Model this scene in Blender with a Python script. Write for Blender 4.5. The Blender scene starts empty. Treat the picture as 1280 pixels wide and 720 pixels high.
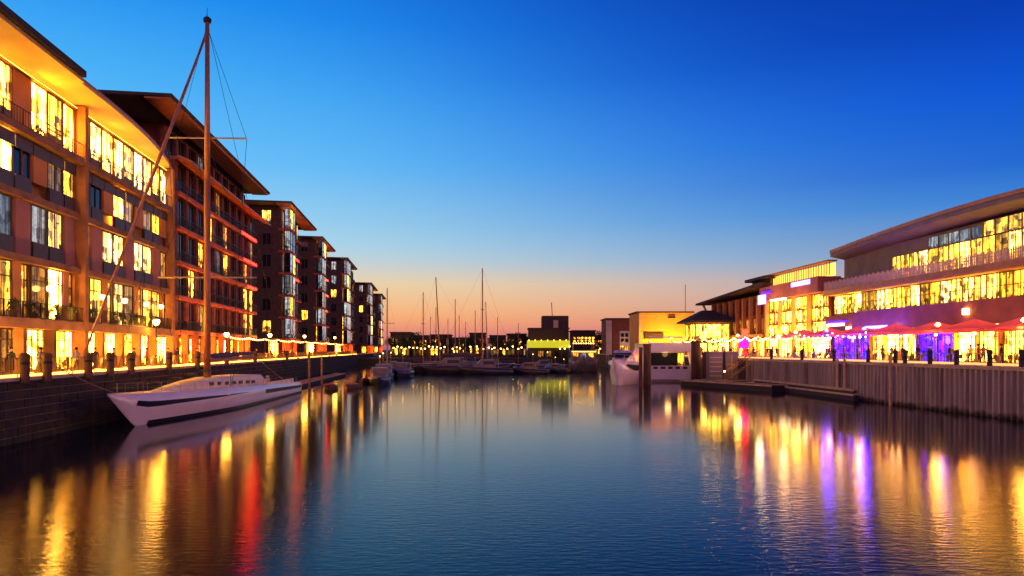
import bpy, bmesh, math, random
from mathutils import Vector, Matrix
random.seed(7)
R = math.radians
sc = bpy.context.scene
C = sc.collection
EYE = 5.0          # lens height above the water
F = 900.0
LV = [3.4, 6.9, 10.7, 14.5, 18.3, 22.1, 25.9, 29.5]   # floor levels of the left bank

# ------------------------------------------------------------------ materials
def newmat(name):
    m = bpy.data.materials.new(name); m.use_nodes = True
    nt = m.node_tree; nt.nodes.clear()
    out = nt.nodes.new('ShaderNodeOutputMaterial')
    b = nt.nodes.new('ShaderNodeBsdfPrincipled')
    nt.links.new(b.outputs[0], out.inputs[0])
    return m, nt, b, out

def surf(name, col, rough=0.7, metal=0.0, var=0.25, scale=2.0, bump=0.0, bscale=8.0, stretch=(1,1,1), coat=0.0):
    m, nt, b, out = newmat(name)
    tc = nt.nodes.new('ShaderNodeTexCoord'); mp = nt.nodes.new('ShaderNodeMapping')
    mp.inputs['Scale'].default_value = stretch
    nt.links.new(tc.outputs['Object'], mp.inputs[0])
    n = nt.nodes.new('ShaderNodeTexNoise'); n.inputs['Scale'].default_value = scale; n.inputs['Detail'].default_value = 6
    nt.links.new(mp.outputs[0], n.inputs[0])
    r = nt.nodes.new('ShaderNodeValToRGB')
    r.color_ramp.elements[0].position = .3; r.color_ramp.elements[1].position = .7
    lo = [c*(1-var) for c in col]; hi = [min(1, c*(1+var)) for c in col]
    r.color_ramp.elements[0].color = (*lo, 1); r.color_ramp.elements[1].color = (*hi, 1)
    nt.links.new(n.outputs[0], r.inputs[0]); nt.links.new(r.outputs[0], b.inputs['Base Color'])
    b.inputs['Roughness'].default_value = rough; b.inputs['Metallic'].default_value = metal
    if coat: b.inputs['Coat Weight'].default_value = coat
    if bump:
        n2 = nt.nodes.new('ShaderNodeTexNoise'); n2.inputs['Scale'].default_value = bscale; n2.inputs['Detail'].default_value = 5
        nt.links.new(mp.outputs[0], n2.inputs[0])
        bp = nt.nodes.new('ShaderNodeBump'); bp.inputs['Strength'].default_value = bump; bp.inputs['Distance'].default_value = .1
        nt.links.new(n2.outputs[0], bp.inputs['Height']); nt.links.new(bp.outputs[0], b.inputs['Normal'])
    return m

def glow(name, col, strength):
    m, nt, b, out = newmat(name)
    b.inputs['Base Color'].default_value = (*[c*.5 for c in col], 1)
    b.inputs['Emission Color'].default_value = (*col, 1)
    b.inputs['Emission Strength'].default_value = strength
    return m

def pane(name, ca, cb, strength, curtain=.5, clutter=.7):
    """a lit room behind glass: curtains, furniture and lamp-lit wall, different for each window"""
    m, nt, b, out = newmat(name)
    N = nt.nodes.new; L = nt.links.new
    b.inputs['Base Color'].default_value = (.015,.015,.02,1); b.inputs['Roughness'].default_value = .08
    oi = N('ShaderNodeObjectInfo'); tc = N('ShaderNodeTexCoord')
    off = N('ShaderNodeVectorMath'); off.operation = 'MULTIPLY_ADD'
    cx = N('ShaderNodeCombineXYZ')
    for i in range(3): L(oi.outputs['Random'], cx.inputs[i])
    L(cx.outputs[0], off.inputs[0]); off.inputs[1].default_value = (37,11,23); L(tc.outputs['Object'], off.inputs[2])
    mp = N('ShaderNodeMapping'); mp.inputs['Scale'].default_value = (3.2,1,.12); L(off.outputs[0], mp.inputs[0])
    n1 = N('ShaderNodeTexNoise'); n1.inputs['Scale'].default_value = 1.0; n1.inputs['Detail'].default_value = 2; L(mp.outputs[0], n1.inputs[0])
    r1 = N('ShaderNodeMapRange'); r1.inputs[1].default_value = .42; r1.inputs[2].default_value = .58
    r1.inputs[3].default_value = 1-curtain; r1.inputs[4].default_value = 1.15; L(n1.outputs[0], r1.inputs[0])
    n2 = N('ShaderNodeTexNoise'); n2.inputs['Scale'].default_value = 1.6; n2.inputs['Detail'].default_value = 4; L(off.outputs[0], n2.inputs[0])
    sp = N('ShaderNodeSeparateXYZ'); L(tc.outputs['Generated'], sp.inputs[0])
    # furniture stands in the lower half of the room
    ad = N('ShaderNodeMath'); ad.operation = 'MULTIPLY_ADD'; L(sp.outputs[2], ad.inputs[0]); ad.inputs[1].default_value = .45; L(n2.outputs[0], ad.inputs[2])
    r2 = N('ShaderNodeMapRange'); r2.inputs[1].default_value = .50; r2.inputs[2].default_value = .60
    r2.inputs[3].default_value = 1-clutter; r2.inputs[4].default_value = 1; L(ad.outputs[0], r2.inputs[0])
    mu = N('ShaderNodeMath'); mu.operation = 'MULTIPLY'; L(r1.outputs[0], mu.inputs[0]); L(r2.outputs[0], mu.inputs[1])
    n3 = N('ShaderNodeTexNoise'); n3.inputs['Scale'].default_value = 5; L(off.outputs[0], n3.inputs[0])
    r3 = N('ShaderNodeMapRange'); r3.inputs[1].default_value = .3; r3.inputs[2].default_value = .7; r3.inputs[3].default_value = .7; r3.inputs[4].default_value = 1.25; L(n3.outputs[0], r3.inputs[0])
    mu2 = N('ShaderNodeMath'); mu2.operation = 'MULTIPLY'; L(mu.outputs[0], mu2.inputs[0]); L(r3.outputs[0], mu2.inputs[1])
    rr = N('ShaderNodeMapRange'); rr.inputs[3].default_value = .25*strength; rr.inputs[4].default_value = 1.4*strength; L(oi.outputs['Random'], rr.inputs[0])
    vo = N('ShaderNodeTexVoronoi'); vo.distance = 'CHEBYCHEV'; vo.inputs['Scale'].default_value = 1.7; L(off.outputs[0], vo.inputs['Vector'])
    sv = N('ShaderNodeSeparateColor'); L(vo.outputs['Color'], sv.inputs[0])
    rv = N('ShaderNodeMapRange'); rv.inputs[1].default_value = .1; rv.inputs[2].default_value = .7; rv.inputs[3].default_value = .10+.2/strength; rv.inputs[4].default_value = 1.15; L(sv.outputs[0], rv.inputs[0])
    muv = N('ShaderNodeMath'); muv.operation = 'MULTIPLY'; L(mu2.outputs[0], muv.inputs[0]); L(rv.outputs[0], muv.inputs[1]); mu2 = muv
    mu3 = N('ShaderNodeMath'); mu3.operation = 'MULTIPLY'; L(mu2.outputs[0], mu3.inputs[0]); L(rr.outputs[0], mu3.inputs[1])
    fr = N('ShaderNodeMath'); fr.operation = 'MULTIPLY'; L(oi.outputs['Random'], fr.inputs[0]); fr.inputs[1].default_value = 7.13
    f2 = N('ShaderNodeMath'); f2.operation = 'FRACT'; L(fr.outputs[0], f2.inputs[0])
    mx = N('ShaderNodeMix'); mx.data_type = 'RGBA'; mx.inputs[6].default_value = (*ca,1); mx.inputs[7].default_value = (*cb,1); L(f2.outputs[0], mx.inputs[0])
    L(mx.outputs[2], b.inputs['Emission Color']); L(mu3.outputs[0], b.inputs['Emission Strength'])
    return m

M = {}
M['white_pane'] = pane('pane_white', (1,.48,.08), (1,.58,.16), 14.0, .87, .96)
M['yellow_pane'] = pane('pane_yellow', (1,.34,.015), (1,.44,.04), 12, .9, .96)
M['dim_pane'] = pane('pane_dim', (.8,.28,.04), (.9,.4,.08), .8, .8, .95)
M['cool_pane'] = pane('pane_cool', (.55,.62,.85), (.85,.85,.75), .7, .7, .9)
M['shop_pane'] = pane('pane_shop', (1,.36,.018), (1,.46,.05), 85, .955, .985)
M['gold_pane'] = pane('pane_gold', (1,.42,.014), (1,.53,.04), 5, .7, .85)
M['glare_pane'] = pane('pane_glare', (1,.42,.02), (1,.52,.06), 18, .86, .94)
M['purple_pane'] = pane('pane_purple', (.012,.0005,1), (.022,.001,1), 45, .6, .8)
M['dark_pane'] = surf('pane_dark', (.012,.014,.02), .06, 0, .2)
M['brown_brick'] = surf('brown_brick', (.17,.05,.03), .85, 0, .35, 1.5, .3, 12)
M['dark_brick'] = surf('dark_brick', (.05,.026,.022), .85, 0, .35, 1.5, .3, 12)
M['ochre'] = surf('ochre_render', (.34,.15,.05), .8, 0, .25, 1.2, .1)
M['salmon'] = surf('salmon_panel', (.34,.14,.11), .75, 0, .12, .8, .05)
M['orange_panel'] = surf('orange_panel', (.55,.22,.05), .75, 0, .12, .8, .05)
M['rust_slab'] = surf('rust_slab', (.42,.12,.05), .8, 0, .3, 1.0, .15, 6)
M['slab'] = surf('slab_concrete', (.24,.11,.05), .8, 0, .3, 1.0, .15, 6)
M['red_slab'] = surf('red_slab', (.34,.055,.03), .7, 0, .3, 1.0, .1, 6)
M['cream_soffit'] = surf('soffit_cream', (.62,.38,.12), .7, 0, .12, .5)
M['roof_dark'] = surf('roof_dark', (.05,.035,.035), .92, 0, .3, 1.5)
M['frame'] = surf('window_frame', (.06,.04,.03), .5, 0, .2)
M['gold_frame'] = surf('gold_frame', (.22,.12,.04), .5, 0, .2)
M['iron'] = surf('black_iron', (.02,.018,.018), .45, .6, .3)
M['stone'] = surf('quay_stone', (.10,.075,.06), .85, 0, .5, 1.0, .6, 3, (1,1,2.2))
M['paving'] = surf('paving', (.22,.16,.11), .8, 0, .3, .8, .2, 5)
M['kerb'] = surf('kerb_stone', (.5,.36,.28), .8, 0, .25, 1.0, .2, 6)
M['timber'] = surf('timber', (.10,.05,.03), .8, 0, .4, 2, .4, 6, (1,1,.2))
M['pale_timber'] = surf('pale_timber', (.30,.17,.09), .75, 0, .4, 3, .4, 6)
M['sheet_pile'] = surf('sheet_pile', (.34,.19,.18), .55, .1, .35, .6, .25, 5, (1,1,.25))
M['hull_white'] = surf('hull_white', (.80,.72,.76), .3, 0, .05, .6, coat=.3)
M['deck'] = surf('deck', (.75,.66,.52), .55, 0, .1, 2)
M['hull_dark'] = surf('hull_dark', (.03,.035,.06), .3, 0, .3, 1, coat=.3)
M['hull_grey'] = surf('hull_grey', (.16,.14,.17), .4, 0, .3, 1)
M['stripe'] = surf('stripe_black', (.012,.012,.02), .4, 0, .2)
M['mast'] = surf('mast_paint', (.36,.15,.09), .45, .2, .15)
M['alu'] = surf('aluminium', (.35,.27,.25), .4, .6, .2)
M['sail'] = surf('sail_cover', (.08,.06,.10), .8, 0, .3, 3)
M['cloth_red'] = surf('cloth_red', (.45,.03,.03), .8, 0, .2, 3)
def cloth(name, col):
    m, nt, b, out = newmat(name)
    b.inputs['Base Color'].default_value = (*col,1); b.inputs['Roughness'].default_value = .8
    tr = nt.nodes.new('ShaderNodeBsdfTranslucent'); tr.inputs[0].default_value = (*col,1)
    mx = nt.nodes.new('ShaderNodeMixShader'); mx.inputs[0].default_value = .5
    nt.links.new(b.outputs[0], mx.inputs[1]); nt.links.new(tr.outputs[0], mx.inputs[2]); nt.links.new(mx.outputs[0], out.inputs[0]); return m
M['cloth_pink'] = cloth('cloth_pink', (.76,.14,.27))
M['cloth_dark'] = surf('cloth_dark', (.03,.028,.04), .85, 0, .3, 5)
M['cloth_tan'] = surf('cloth_tan', (.25,.15,.09), .85, 0, .3, 5)
M['skin'] = surf('skin', (.45,.25,.17), .6, 0, .1)
M['foliage'] = surf('foliage', (.045,.06,.02), .8, 0, .6, 1.2)
M['bark'] = surf('bark', (.06,.04,.03), .9, 0, .4, 3)
M['rock'] = surf('rock', (.09,.065,.05), .85, 0, .5, 1.5, .5, 4)
M['grey_wall'] = surf('grey_wall', (.20,.17,.15), .8, 0, .15, .8, .1)
M['rose_wall'] = surf('rose_wall', (.35,.10,.10), .8, 0, .2, .8, .1)
M['fin'] = surf('railing_fin', (.55,.36,.30), .5, .2, .2)
M['copper'] = surf('copper_fascia', (.40,.17,.07), .5, .3, .2)
M['orange_wall'] = surf('orange_wall', (.75,.36,.05), .8, 0, .12, .4)
M['white_wall'] = surf('white_wall', (.5,.38,.3), .8, 0, .15, .6)
M['land'] = surf('land', (.05,.045,.035), .9, 0, .4, .1)
M['lamp'] = glow('lamp_glass', (1,.55,.13), 16)
M['lamp_far'] = glow('lamp_far', (1,.55,.12), 14)
M['strip'] = glow('strip_gold', (1,.45,.05), 9)
M['strip_r'] = glow('strip_amber', (1,.45,.14), 1.6)
M['strip_red'] = glow('strip_red', (1,.004,.002), 45)
M['strip_orange'] = glow('strip_orange', (1,.015,.002), 35)
M['strip_white'] = glow('strip_white', (1,.85,.55), 7)
M['strip_purple'] = glow('strip_purple', (.055,.002,1), 4.5)
M['strip_blue'] = glow('strip_blue', (.3,.3,1), 3.2)
M['strip_magenta'] = glow('strip_magenta', (1,.0,.38), 2.2)
M['strip_green'] = glow('strip_green', (.62,.60,.02), .9)
M['strip_soffit'] = glow('strip_soffit', (1,.45,.05), 9)

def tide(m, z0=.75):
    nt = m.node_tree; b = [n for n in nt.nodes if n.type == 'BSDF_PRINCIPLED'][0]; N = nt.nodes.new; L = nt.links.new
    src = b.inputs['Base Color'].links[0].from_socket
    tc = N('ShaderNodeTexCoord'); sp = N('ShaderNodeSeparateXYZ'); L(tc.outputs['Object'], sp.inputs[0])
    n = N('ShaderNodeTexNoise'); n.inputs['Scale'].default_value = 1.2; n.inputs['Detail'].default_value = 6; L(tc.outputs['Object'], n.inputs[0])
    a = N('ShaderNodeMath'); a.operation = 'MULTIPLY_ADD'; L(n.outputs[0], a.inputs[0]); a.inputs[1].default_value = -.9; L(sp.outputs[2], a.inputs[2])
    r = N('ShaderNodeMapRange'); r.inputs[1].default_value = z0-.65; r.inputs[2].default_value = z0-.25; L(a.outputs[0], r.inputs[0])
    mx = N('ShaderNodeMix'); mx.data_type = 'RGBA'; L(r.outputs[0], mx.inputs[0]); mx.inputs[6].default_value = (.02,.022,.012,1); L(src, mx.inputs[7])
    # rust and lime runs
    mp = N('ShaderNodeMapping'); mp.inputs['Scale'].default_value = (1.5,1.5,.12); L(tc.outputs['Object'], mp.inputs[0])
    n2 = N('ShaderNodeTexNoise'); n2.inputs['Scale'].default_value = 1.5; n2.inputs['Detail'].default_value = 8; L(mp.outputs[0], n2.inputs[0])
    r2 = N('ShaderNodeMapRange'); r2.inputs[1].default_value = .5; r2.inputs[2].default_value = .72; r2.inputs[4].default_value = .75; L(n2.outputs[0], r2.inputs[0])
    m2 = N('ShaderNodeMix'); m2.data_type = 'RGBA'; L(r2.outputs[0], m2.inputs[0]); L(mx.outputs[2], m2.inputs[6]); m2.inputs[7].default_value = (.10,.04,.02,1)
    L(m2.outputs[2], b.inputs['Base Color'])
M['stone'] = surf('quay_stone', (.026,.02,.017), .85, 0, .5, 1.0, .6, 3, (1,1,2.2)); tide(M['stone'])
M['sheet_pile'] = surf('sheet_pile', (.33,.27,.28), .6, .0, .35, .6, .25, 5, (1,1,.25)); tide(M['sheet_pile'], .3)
# ------------------------------------------------------------------ mesh helpers
class MB:
    def __init__(s): s.v = []; s.f = []
    def quad(s, pts):
        n = len(s.v); s.v += [tuple(p) for p in pts]; s.f.append(tuple(range(n, n+len(pts)))); return s
    def box(s, x0, x1, y0, y1, z0, z1):
        n = len(s.v)
        s.v += [(x0,y0,z0),(x1,y0,z0),(x1,y1,z0),(x0,y1,z0),(x0,y0,z1),(x1,y0,z1),(x1,y1,z1),(x0,y1,z1)]
        for q in ((0,3,2,1),(4,5,6,7),(0,1,5,4),(1,2,6,5),(2,3,7,6),(3,0,4,7)): s.f.append(tuple(n+i for i in q))
        return s
    def tube(s, a, b, r0, r1=None, k=8):
        r1 = r0 if r1 is None else r1
        a = Vector(a); b = Vector(b); d = (b-a).normalized()
        u = d.orthogonal().normalized(); w = d.cross(u)
        n = len(s.v)
        for p, r in ((a,r0),(b,r1)):
            for i in range(k):
                t = 2*math.pi*i/k; s.v.append(tuple(p+u*r*math.cos(t)+w*r*math.sin(t)))
        for i in range(k):
            j = (i+1)%k; s.f.append((n+i, n+j, n+k+j, n+k+i))
        s.f.append(tuple(n+i for i in range(k))[::-1]); s.f.append(tuple(n+k+i for i in range(k)))
        return s
    def path(s, pts, r, k=6):
        for a, b in zip(pts, pts[1:]): s.tube(a, b, r, r, k)
        return s
    def lathe(s, c, prof, k=12):
        n = len(s.v); cx, cy, cz = c
        for r, z in prof:
            for i in range(k):
                t = 2*math.pi*i/k; s.v.append((cx+r*math.cos(t), cy+r*math.sin(t), cz+z))
        for a in range(len(prof)-1):
            for i in range(k):
                j = (i+1)%k; s.f.append((n+a*k+i, n+a*k+j, n+(a+1)*k+j, n+(a+1)*k+i))
        s.f.append(tuple(n+i for i in range(k))[::-1]); s.f.append(tuple(n+(len(prof)-1)*k+i for i in range(k)))
        return s
    def prism(s, poly, z0, z1):
        n = len(s.v); k = len(poly)
        s.v += [(x,y,z0) for x,y in poly] + [(x,y,z1) for x,y in poly]
        s.f.append(tuple(n+i for i in range(k))[::-1]); s.f.append(tuple(n+k+i for i in range(k)))
        for i in range(k):
            j = (i+1)%k; s.f.append((n+i, n+j, n+k+j, n+k+i))
        return s
    def loft(s, rings, cap=True, closed=True):
        n = len(s.v); k = len(rings[0])
        for r in rings: s.v += [tuple(p) for p in r]
        for a in range(len(rings)-1):
            for i in range(k if closed else k-1):
                j = (i+1)%k; s.f.append((n+a*k+i, n+a*k+j, n+(a+1)*k+j, n+(a+1)*k+i))
        if cap:
            s.f.append(tuple(n+i for i in range(k))[::-1]); s.f.append(tuple(n+(len(rings)-1)*k+i for i in range(k)))
        return s
    def mesh(s, name, mat, smooth=False):
        me = bpy.data.meshes.new(name); me.from_pydata(s.v, [], s.f); me.validate()
        bm = bmesh.new(); bm.from_mesh(me); bmesh.ops.recalc_face_normals(bm, faces=bm.faces[:]); bm.to_mesh(me); bm.free()
        me.materials.append(mat)
        if smooth:
            for p in me.polygons: p.use_smooth = True
        return me
    def build(s, name, mat, parent=None, smooth=False, loc=None):
        o = bpy.data.objects.new(name, s.mesh(name, mat, smooth)); C.objects.link(o)
        if parent: o.parent = parent
        if loc: o.location = loc
        return o

def tag(o, label=None, cat=None, group=None, kind=None):
    if label: o['label'] = label
    if cat: o['category'] = cat
    if group: o['group'] = group
    if kind: o['kind'] = kind
    return o
def thing(name, label, cat, loc=(0,0,0), rz=0, group=None):
    o = bpy.data.objects.new(name, None); C.objects.link(o)
    o.empty_display_size = .5; o.location = loc; o.rotation_euler = (0,0,rz)
    return tag(o, label, cat, group)
KIDS = {}
def kids(o):
    return [c for c in C.objects if c.parent is o] if o not in KIDS else KIDS[o]
def copy_tree(o, parent=None, cache=None):
    c = o.copy(); C.objects.link(c); c.parent = parent
    for ch in kids(o): copy_tree(ch, c)
    return c
def place_copy(root, loc, rz, label, group=None, scale=None):
    c = copy_tree(root); c.location = loc; c.rotation_euler = (0,0,rz)
    c['label'] = label
    if group: c['group'] = group
    if scale: c.scale = (scale,)*3
    return c
def struct(name, mb, mat): return tag(mb.build(name, mat), kind='structure')
def dcopy(o, parent, loc, name=None):
    c = o.copy(); C.objects.link(c); c.parent = parent; c.location = loc
    return c
def lamp_light(name, loc, col, power, parent=None, radius=.5):
    l = bpy.data.lights.new(name, 'POINT'); l.color = col; l.energy = power*.6; l.shadow_soft_size = radius
    o = bpy.data.objects.new(name, l); C.objects.link(o); o.location = loc
    if parent: o.parent = parent
    return o
def spot(name, loc, target, col, power, size, parent=None):
    l = bpy.data.lights.new(name, 'SPOT'); l.color = col; l.energy = power; l.spot_size = R(size); l.spot_blend = .8; l.shadow_soft_size = .2
    o = bpy.data.objects.new(name, l); C.objects.link(o); o.location = loc
    o.rotation_euler = (Vector(target)-Vector(loc)).to_track_quat('-Z','Y').to_euler()
    if parent: o.parent = parent
    return o

# ------------------------------------------------------------------ bank lines
LN = math.hypot(.12, 1)
def left_edge(Y): return -21.9-.12*Y          # quay edge over the water
def left_face(Y): return -24.4-.12*Y          # house fronts
def right_edge(Y): return 38.4-.057*Y
def right_face(Y): return 50.4-.057*Y
LROT = math.atan2(1, -.12)
RROT = math.atan2(-1, .057)
RN = math.hypot(.057, 1)
def lloc(Y, z=0): return (left_face(Y), Y, z)
def rloc(Y, z=0): return (right_face(Y), Y, z)

# ------------------------------------------------------------------ windows
WIN = {}
def window_mesh(w, h, mull=1, transom=None, spandrel=0.0, kind='yellow', fm='frame'):
    key = (round(w,2), round(h,2), mull, transom, spandrel, fm)
    if key not in WIN:
        mb = MB(); t = .07
        mb.box(0,t,0,.12,0,h).box(w-t,w,0,.12,0,h).box(t,w-t,0,.12,h-t,h).box(t,w-t,0,.12,0,t)
        for i in range(mull):
            x = w*(i+1)/(mull+1); mb.box(x-.035,x+.035,.01,.11,t,h-t)
        if transom: mb.box(t,w-t,.015,.105,h*transom-.035,h*transom+.035)
        if spandrel: mb.box(t,w-t,.02,.07,t,h*spandrel)
        WIN[key] = mb.mesh('window', M[fm])
    pk = key[:2]+(kind,)
    if pk not in WIN:
        WIN[pk] = MB().quad([(.06,.08,.06),(w-.06,.08,.06),(w-.06,.08,h-.06),(.06,.08,h-.06)]).mesh('pane', M[kind+'_pane'])
    return WIN[key], WIN[pk]
def add_window(parent, x, y, z, w, h, kind, mull=1, transom=None, spandrel=0.0, fm='frame', rz=0):
    fmesh, pmesh = window_mesh(w, h, mull, transom, spandrel, kind, fm)
    o = bpy.data.objects.new('window', fmesh); C.objects.link(o); o.parent = parent; o.location = (x,y,z); o.rotation_euler = (0,0,rz)
    p = bpy.data.objects.new('pane', pmesh); C.objects.link(p); p.parent = o
    return o

def railing_mb(L, h=1.05, step=.16, y=0, post=2.0, r=.012):
    mb = MB()
    n = int(L/step)
    for i in range(n+1):
        x = i*L/n; mb.box(x-r,x+r,y-r,y+r,.06,h-.03)
    mb.box(0,L,y-.03,y+.03,h-.04,h); mb.box(0,L,y-.02,y+.02,.04,.08)
    for i in range(int(L/post)+1):
        x = min(L, i*post); mb.box(x-.03,x+.03,y-.03,y+.03,0,h-.041)
    return mb

# ------------------------------------------------------------------ sky
def sky():
    w = bpy.data.worlds.new('World'); sc.world = w; w.use_nodes = True
    nt = w.node_tree; nt.nodes.clear(); N = nt.nodes.new; L = nt.links.new
    out = N('ShaderNodeOutputWorld')
    tc = N('ShaderNodeTexCoord'); sp = N('ShaderNodeSeparateXYZ'); L(tc.outputs['Generated'], sp.inputs[0])
    def lin(c):
        return tuple(((v/255)/12.92 if v/255 <= .04045 else ((v/255+.055)/1.055)**2.4) for v in c)
    def ramp(stops):
        r = N('ShaderNodeValToRGB'); cr = r.color_ramp; cr.interpolation = 'EASE' if False else 'LINEAR'
        for i, (p, c) in enumerate(stops):
            e = cr.elements[i] if i < 2 else cr.elements.new(p)
            e.position = p; e.color = (*lin(c), 1)
        L(sp.outputs[2], r.inputs[0]); return r
    left = ramp([(0,(150,105,130)),(.015,(214,128,126)),(.045,(248,182,126)),(.088,(236,214,172)),(.14,(172,218,240)),(.235,(108,196,252)),(.325,(72,178,250)),(.41,(30,148,244)),(.6,(5,70,160)),(1,(2,20,60))])
    mid = ramp([(0,(150,95,125)),(.0133,(204,112,124)),(.0355,(244,146,106)),(.058,(248,182,120)),(.09,(236,205,165)),(.118,(178,203,218)),(.172,(126,186,229)),(.255,(62,158,240)),(.351,(10,110,228)),(.437,(0,78,208)),(.65,(0,40,120)),(1,(1,14,50))])
    right = ramp([(0,(140,90,120)),(.0133,(170,115,135)),(.0355,(195,145,145)),(.075,(185,160,175)),(.118,(120,155,200)),(.172,(52,128,215)),(.21,(20,100,212)),(.29,(0,80,212)),(.368,(0,58,180)),(.6,(0,24,85)),(1,(1,10,40))])
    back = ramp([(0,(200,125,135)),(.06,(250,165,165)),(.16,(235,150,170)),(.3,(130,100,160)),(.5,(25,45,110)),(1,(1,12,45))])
    hy = N('ShaderNodeMath'); hy.operation = 'MULTIPLY'; L(sp.outputs[0], hy.inputs[0]); L(sp.outputs[0], hy.inputs[1])
    hy2 = N('ShaderNodeMath'); hy2.operation = 'MULTIPLY_ADD'; L(sp.outputs[1], hy2.inputs[0]); L(sp.outputs[1], hy2.inputs[1]); L(hy.outputs[0], hy2.inputs[2])
    sq = N('ShaderNodeMath'); sq.operation = 'SQRT'; L(hy2.outputs[0], sq.inputs[0])
    mxx = N('ShaderNodeMath'); mxx.operation = 'MAXIMUM'; L(sq.outputs[0], mxx.inputs[0]); mxx.inputs[1].default_value = .001
    az = N('ShaderNodeMath'); az.operation = 'DIVIDE'; L(sp.outputs[0], az.inputs[0]); L(mxx.outputs[0], az.inputs[1])
    ay = N('ShaderNodeMath'); ay.operation = 'DIVIDE'; L(sp.outputs[1], ay.inputs[0]); L(mxx.outputs[0], ay.inputs[1])
    def rng(src, a, b, smooth=True):
        m = N('ShaderNodeMapRange'); m.inputs[1].default_value = a; m.inputs[2].default_value = b
        if smooth: m.interpolation_type = 'SMOOTHSTEP'
        L(src.outputs[0], m.inputs[0]); return m
    def mix(f, a, b):
        m = N('ShaderNodeMix'); m.data_type = 'RGBA'; L(f.outputs[0], m.inputs[0]); L(a, m.inputs[6]); L(b, m.inputs[7]); return m
    a = mix(rng(az,-.62,.5), left.outputs[0], mid.outputs[0])
    b = mix(rng(az,-.3,.72), a.outputs[2], right.outputs[0])
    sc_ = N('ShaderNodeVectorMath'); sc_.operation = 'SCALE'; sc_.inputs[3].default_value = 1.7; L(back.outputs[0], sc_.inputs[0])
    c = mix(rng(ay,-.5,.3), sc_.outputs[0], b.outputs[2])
    # a little of the physical dusk sky under it
    st = N('ShaderNodeTexSky'); st.sky_type = 'NISHITA'; st.sun_disc = False
    st.sun_elevation = R(.5); st.sun_rotation = R(-2); st.altitude = 0
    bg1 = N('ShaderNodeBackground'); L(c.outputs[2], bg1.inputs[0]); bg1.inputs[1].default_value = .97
    bg2 = N('ShaderNodeBackground'); L(st.outputs[0], bg2.inputs[0]); bg2.inputs[1].default_value = .004
    ad = N('ShaderNodeAddShader'); L(bg1.outputs[0], ad.inputs[0]); L(bg2.outputs[0], ad.inputs[1])
    L(ad.outputs[0], out.inputs[0])
sky()
sun = bpy.data.lights.new('pink_fill_sun', 'SUN'); sun.energy = .25; sun.angle = R(12); sun.color = (1,.55,.55)
so = bpy.data.objects.new('pink_fill_sun', sun); C.objects.link(so); so.rotation_euler = (R(78), 0, R(38))   # pink fill light added from behind right to warm the yacht hull

# ------------------------------------------------------------------ camera
cam = bpy.data.cameras.new('camera'); cam.sensor_width = 36; cam.lens = 36*F/1280
cam.shift_y = (437-360)/1280.0
cam.clip_end = 6000
co = bpy.data.objects.new('camera', cam); C.objects.link(co); co.location = (0,0,EYE); co.rotation_euler = (R(90),0,0)
sc.camera = co

# ------------------------------------------------------------------ water and ground
def water():
    m, nt, b, out = newmat('harbour_water'); N = nt.nodes.new; L = nt.links.new
    b.inputs['Base Color'].default_value = (.002,.006,.014,1); b.inputs['Roughness'].default_value = .09; b.inputs['IOR'].default_value = 1.22
    tc = N('ShaderNodeTexCoord')
    mp = N('ShaderNodeMapping'); mp.inputs['Scale'].default_value = (.8,2.0,1); L(tc.outputs['Object'], mp.inputs[0])
    n1 = N('ShaderNodeTexNoise'); n1.inputs['Scale'].default_value = 2.6; n1.inputs['Detail'].default_value = 5; n1.inputs['Roughness'].default_value = .55; L(mp.outputs[0], n1.inputs[0])
    n2 = N('ShaderNodeTexNoise'); n2.inputs['Scale'].default_value = .35; n2.inputs['Detail'].default_value = 2; L(mp.outputs[0], n2.inputs[0])
    b1 = N('ShaderNodeBump'); b1.inputs['Strength'].default_value = 1.0; b1.inputs['Distance'].default_value = .0065; L(n1.outputs[0], b1.inputs['Height'])
    b2 = N('ShaderNodeBump'); b2.inputs['Strength'].default_value = 1.0; b2.inputs['Distance'].default_value = .0022; L(n2.outputs[0], b2.inputs['Height']); L(b1.outputs[0], b2.inputs['Normal'])
    sy = N('ShaderNodeSeparateXYZ'); L(tc.outputs['Object'], sy.inputs[0])
    n3 = N('ShaderNodeTexNoise'); n3.inputs['Scale'].default_value = .06; L(tc.outputs['Object'], n3.inputs[0])
    ma = N('ShaderNodeMath'); ma.operation = 'MULTIPLY_ADD'; L(n3.outputs[0], ma.inputs[0]); ma.inputs[1].default_value = 24; L(sy.outputs[1], ma.inputs[2])
    mr = N('ShaderNodeMapRange'); mr.interpolation_type = 'SMOOTHSTEP'; mr.inputs[1].default_value = 58; mr.inputs[2].default_value = 26; mr.inputs[3].default_value = .0009; mr.inputs[4].default_value = .013
    L(ma.outputs[0], mr.inputs[0]); L(mr.outputs[0], b1.inputs['Distance'])
    L(b2.outputs[0], b.inputs['Normal'])
    return m
M['water'] = water()
struct('water', MB().quad([(-400,-60,0),(400,-60,0),(400,300,0),(-400,300,0)]), M['water'])
struct('harbour_bed', MB().quad([(-3000,-400,-6),(3000,-400,-6),(3000,4000,-6),(-3000,4000,-6)]), M['land'])
# far land sheet to the horizon
struct('far_shore', MB().prism([(-300,232),(-80,232),(60,236),(400,240),(3000,300),(3000,4000),(-3000,4000),(-3000,300)], -6, 2.2), M['land'])
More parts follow.
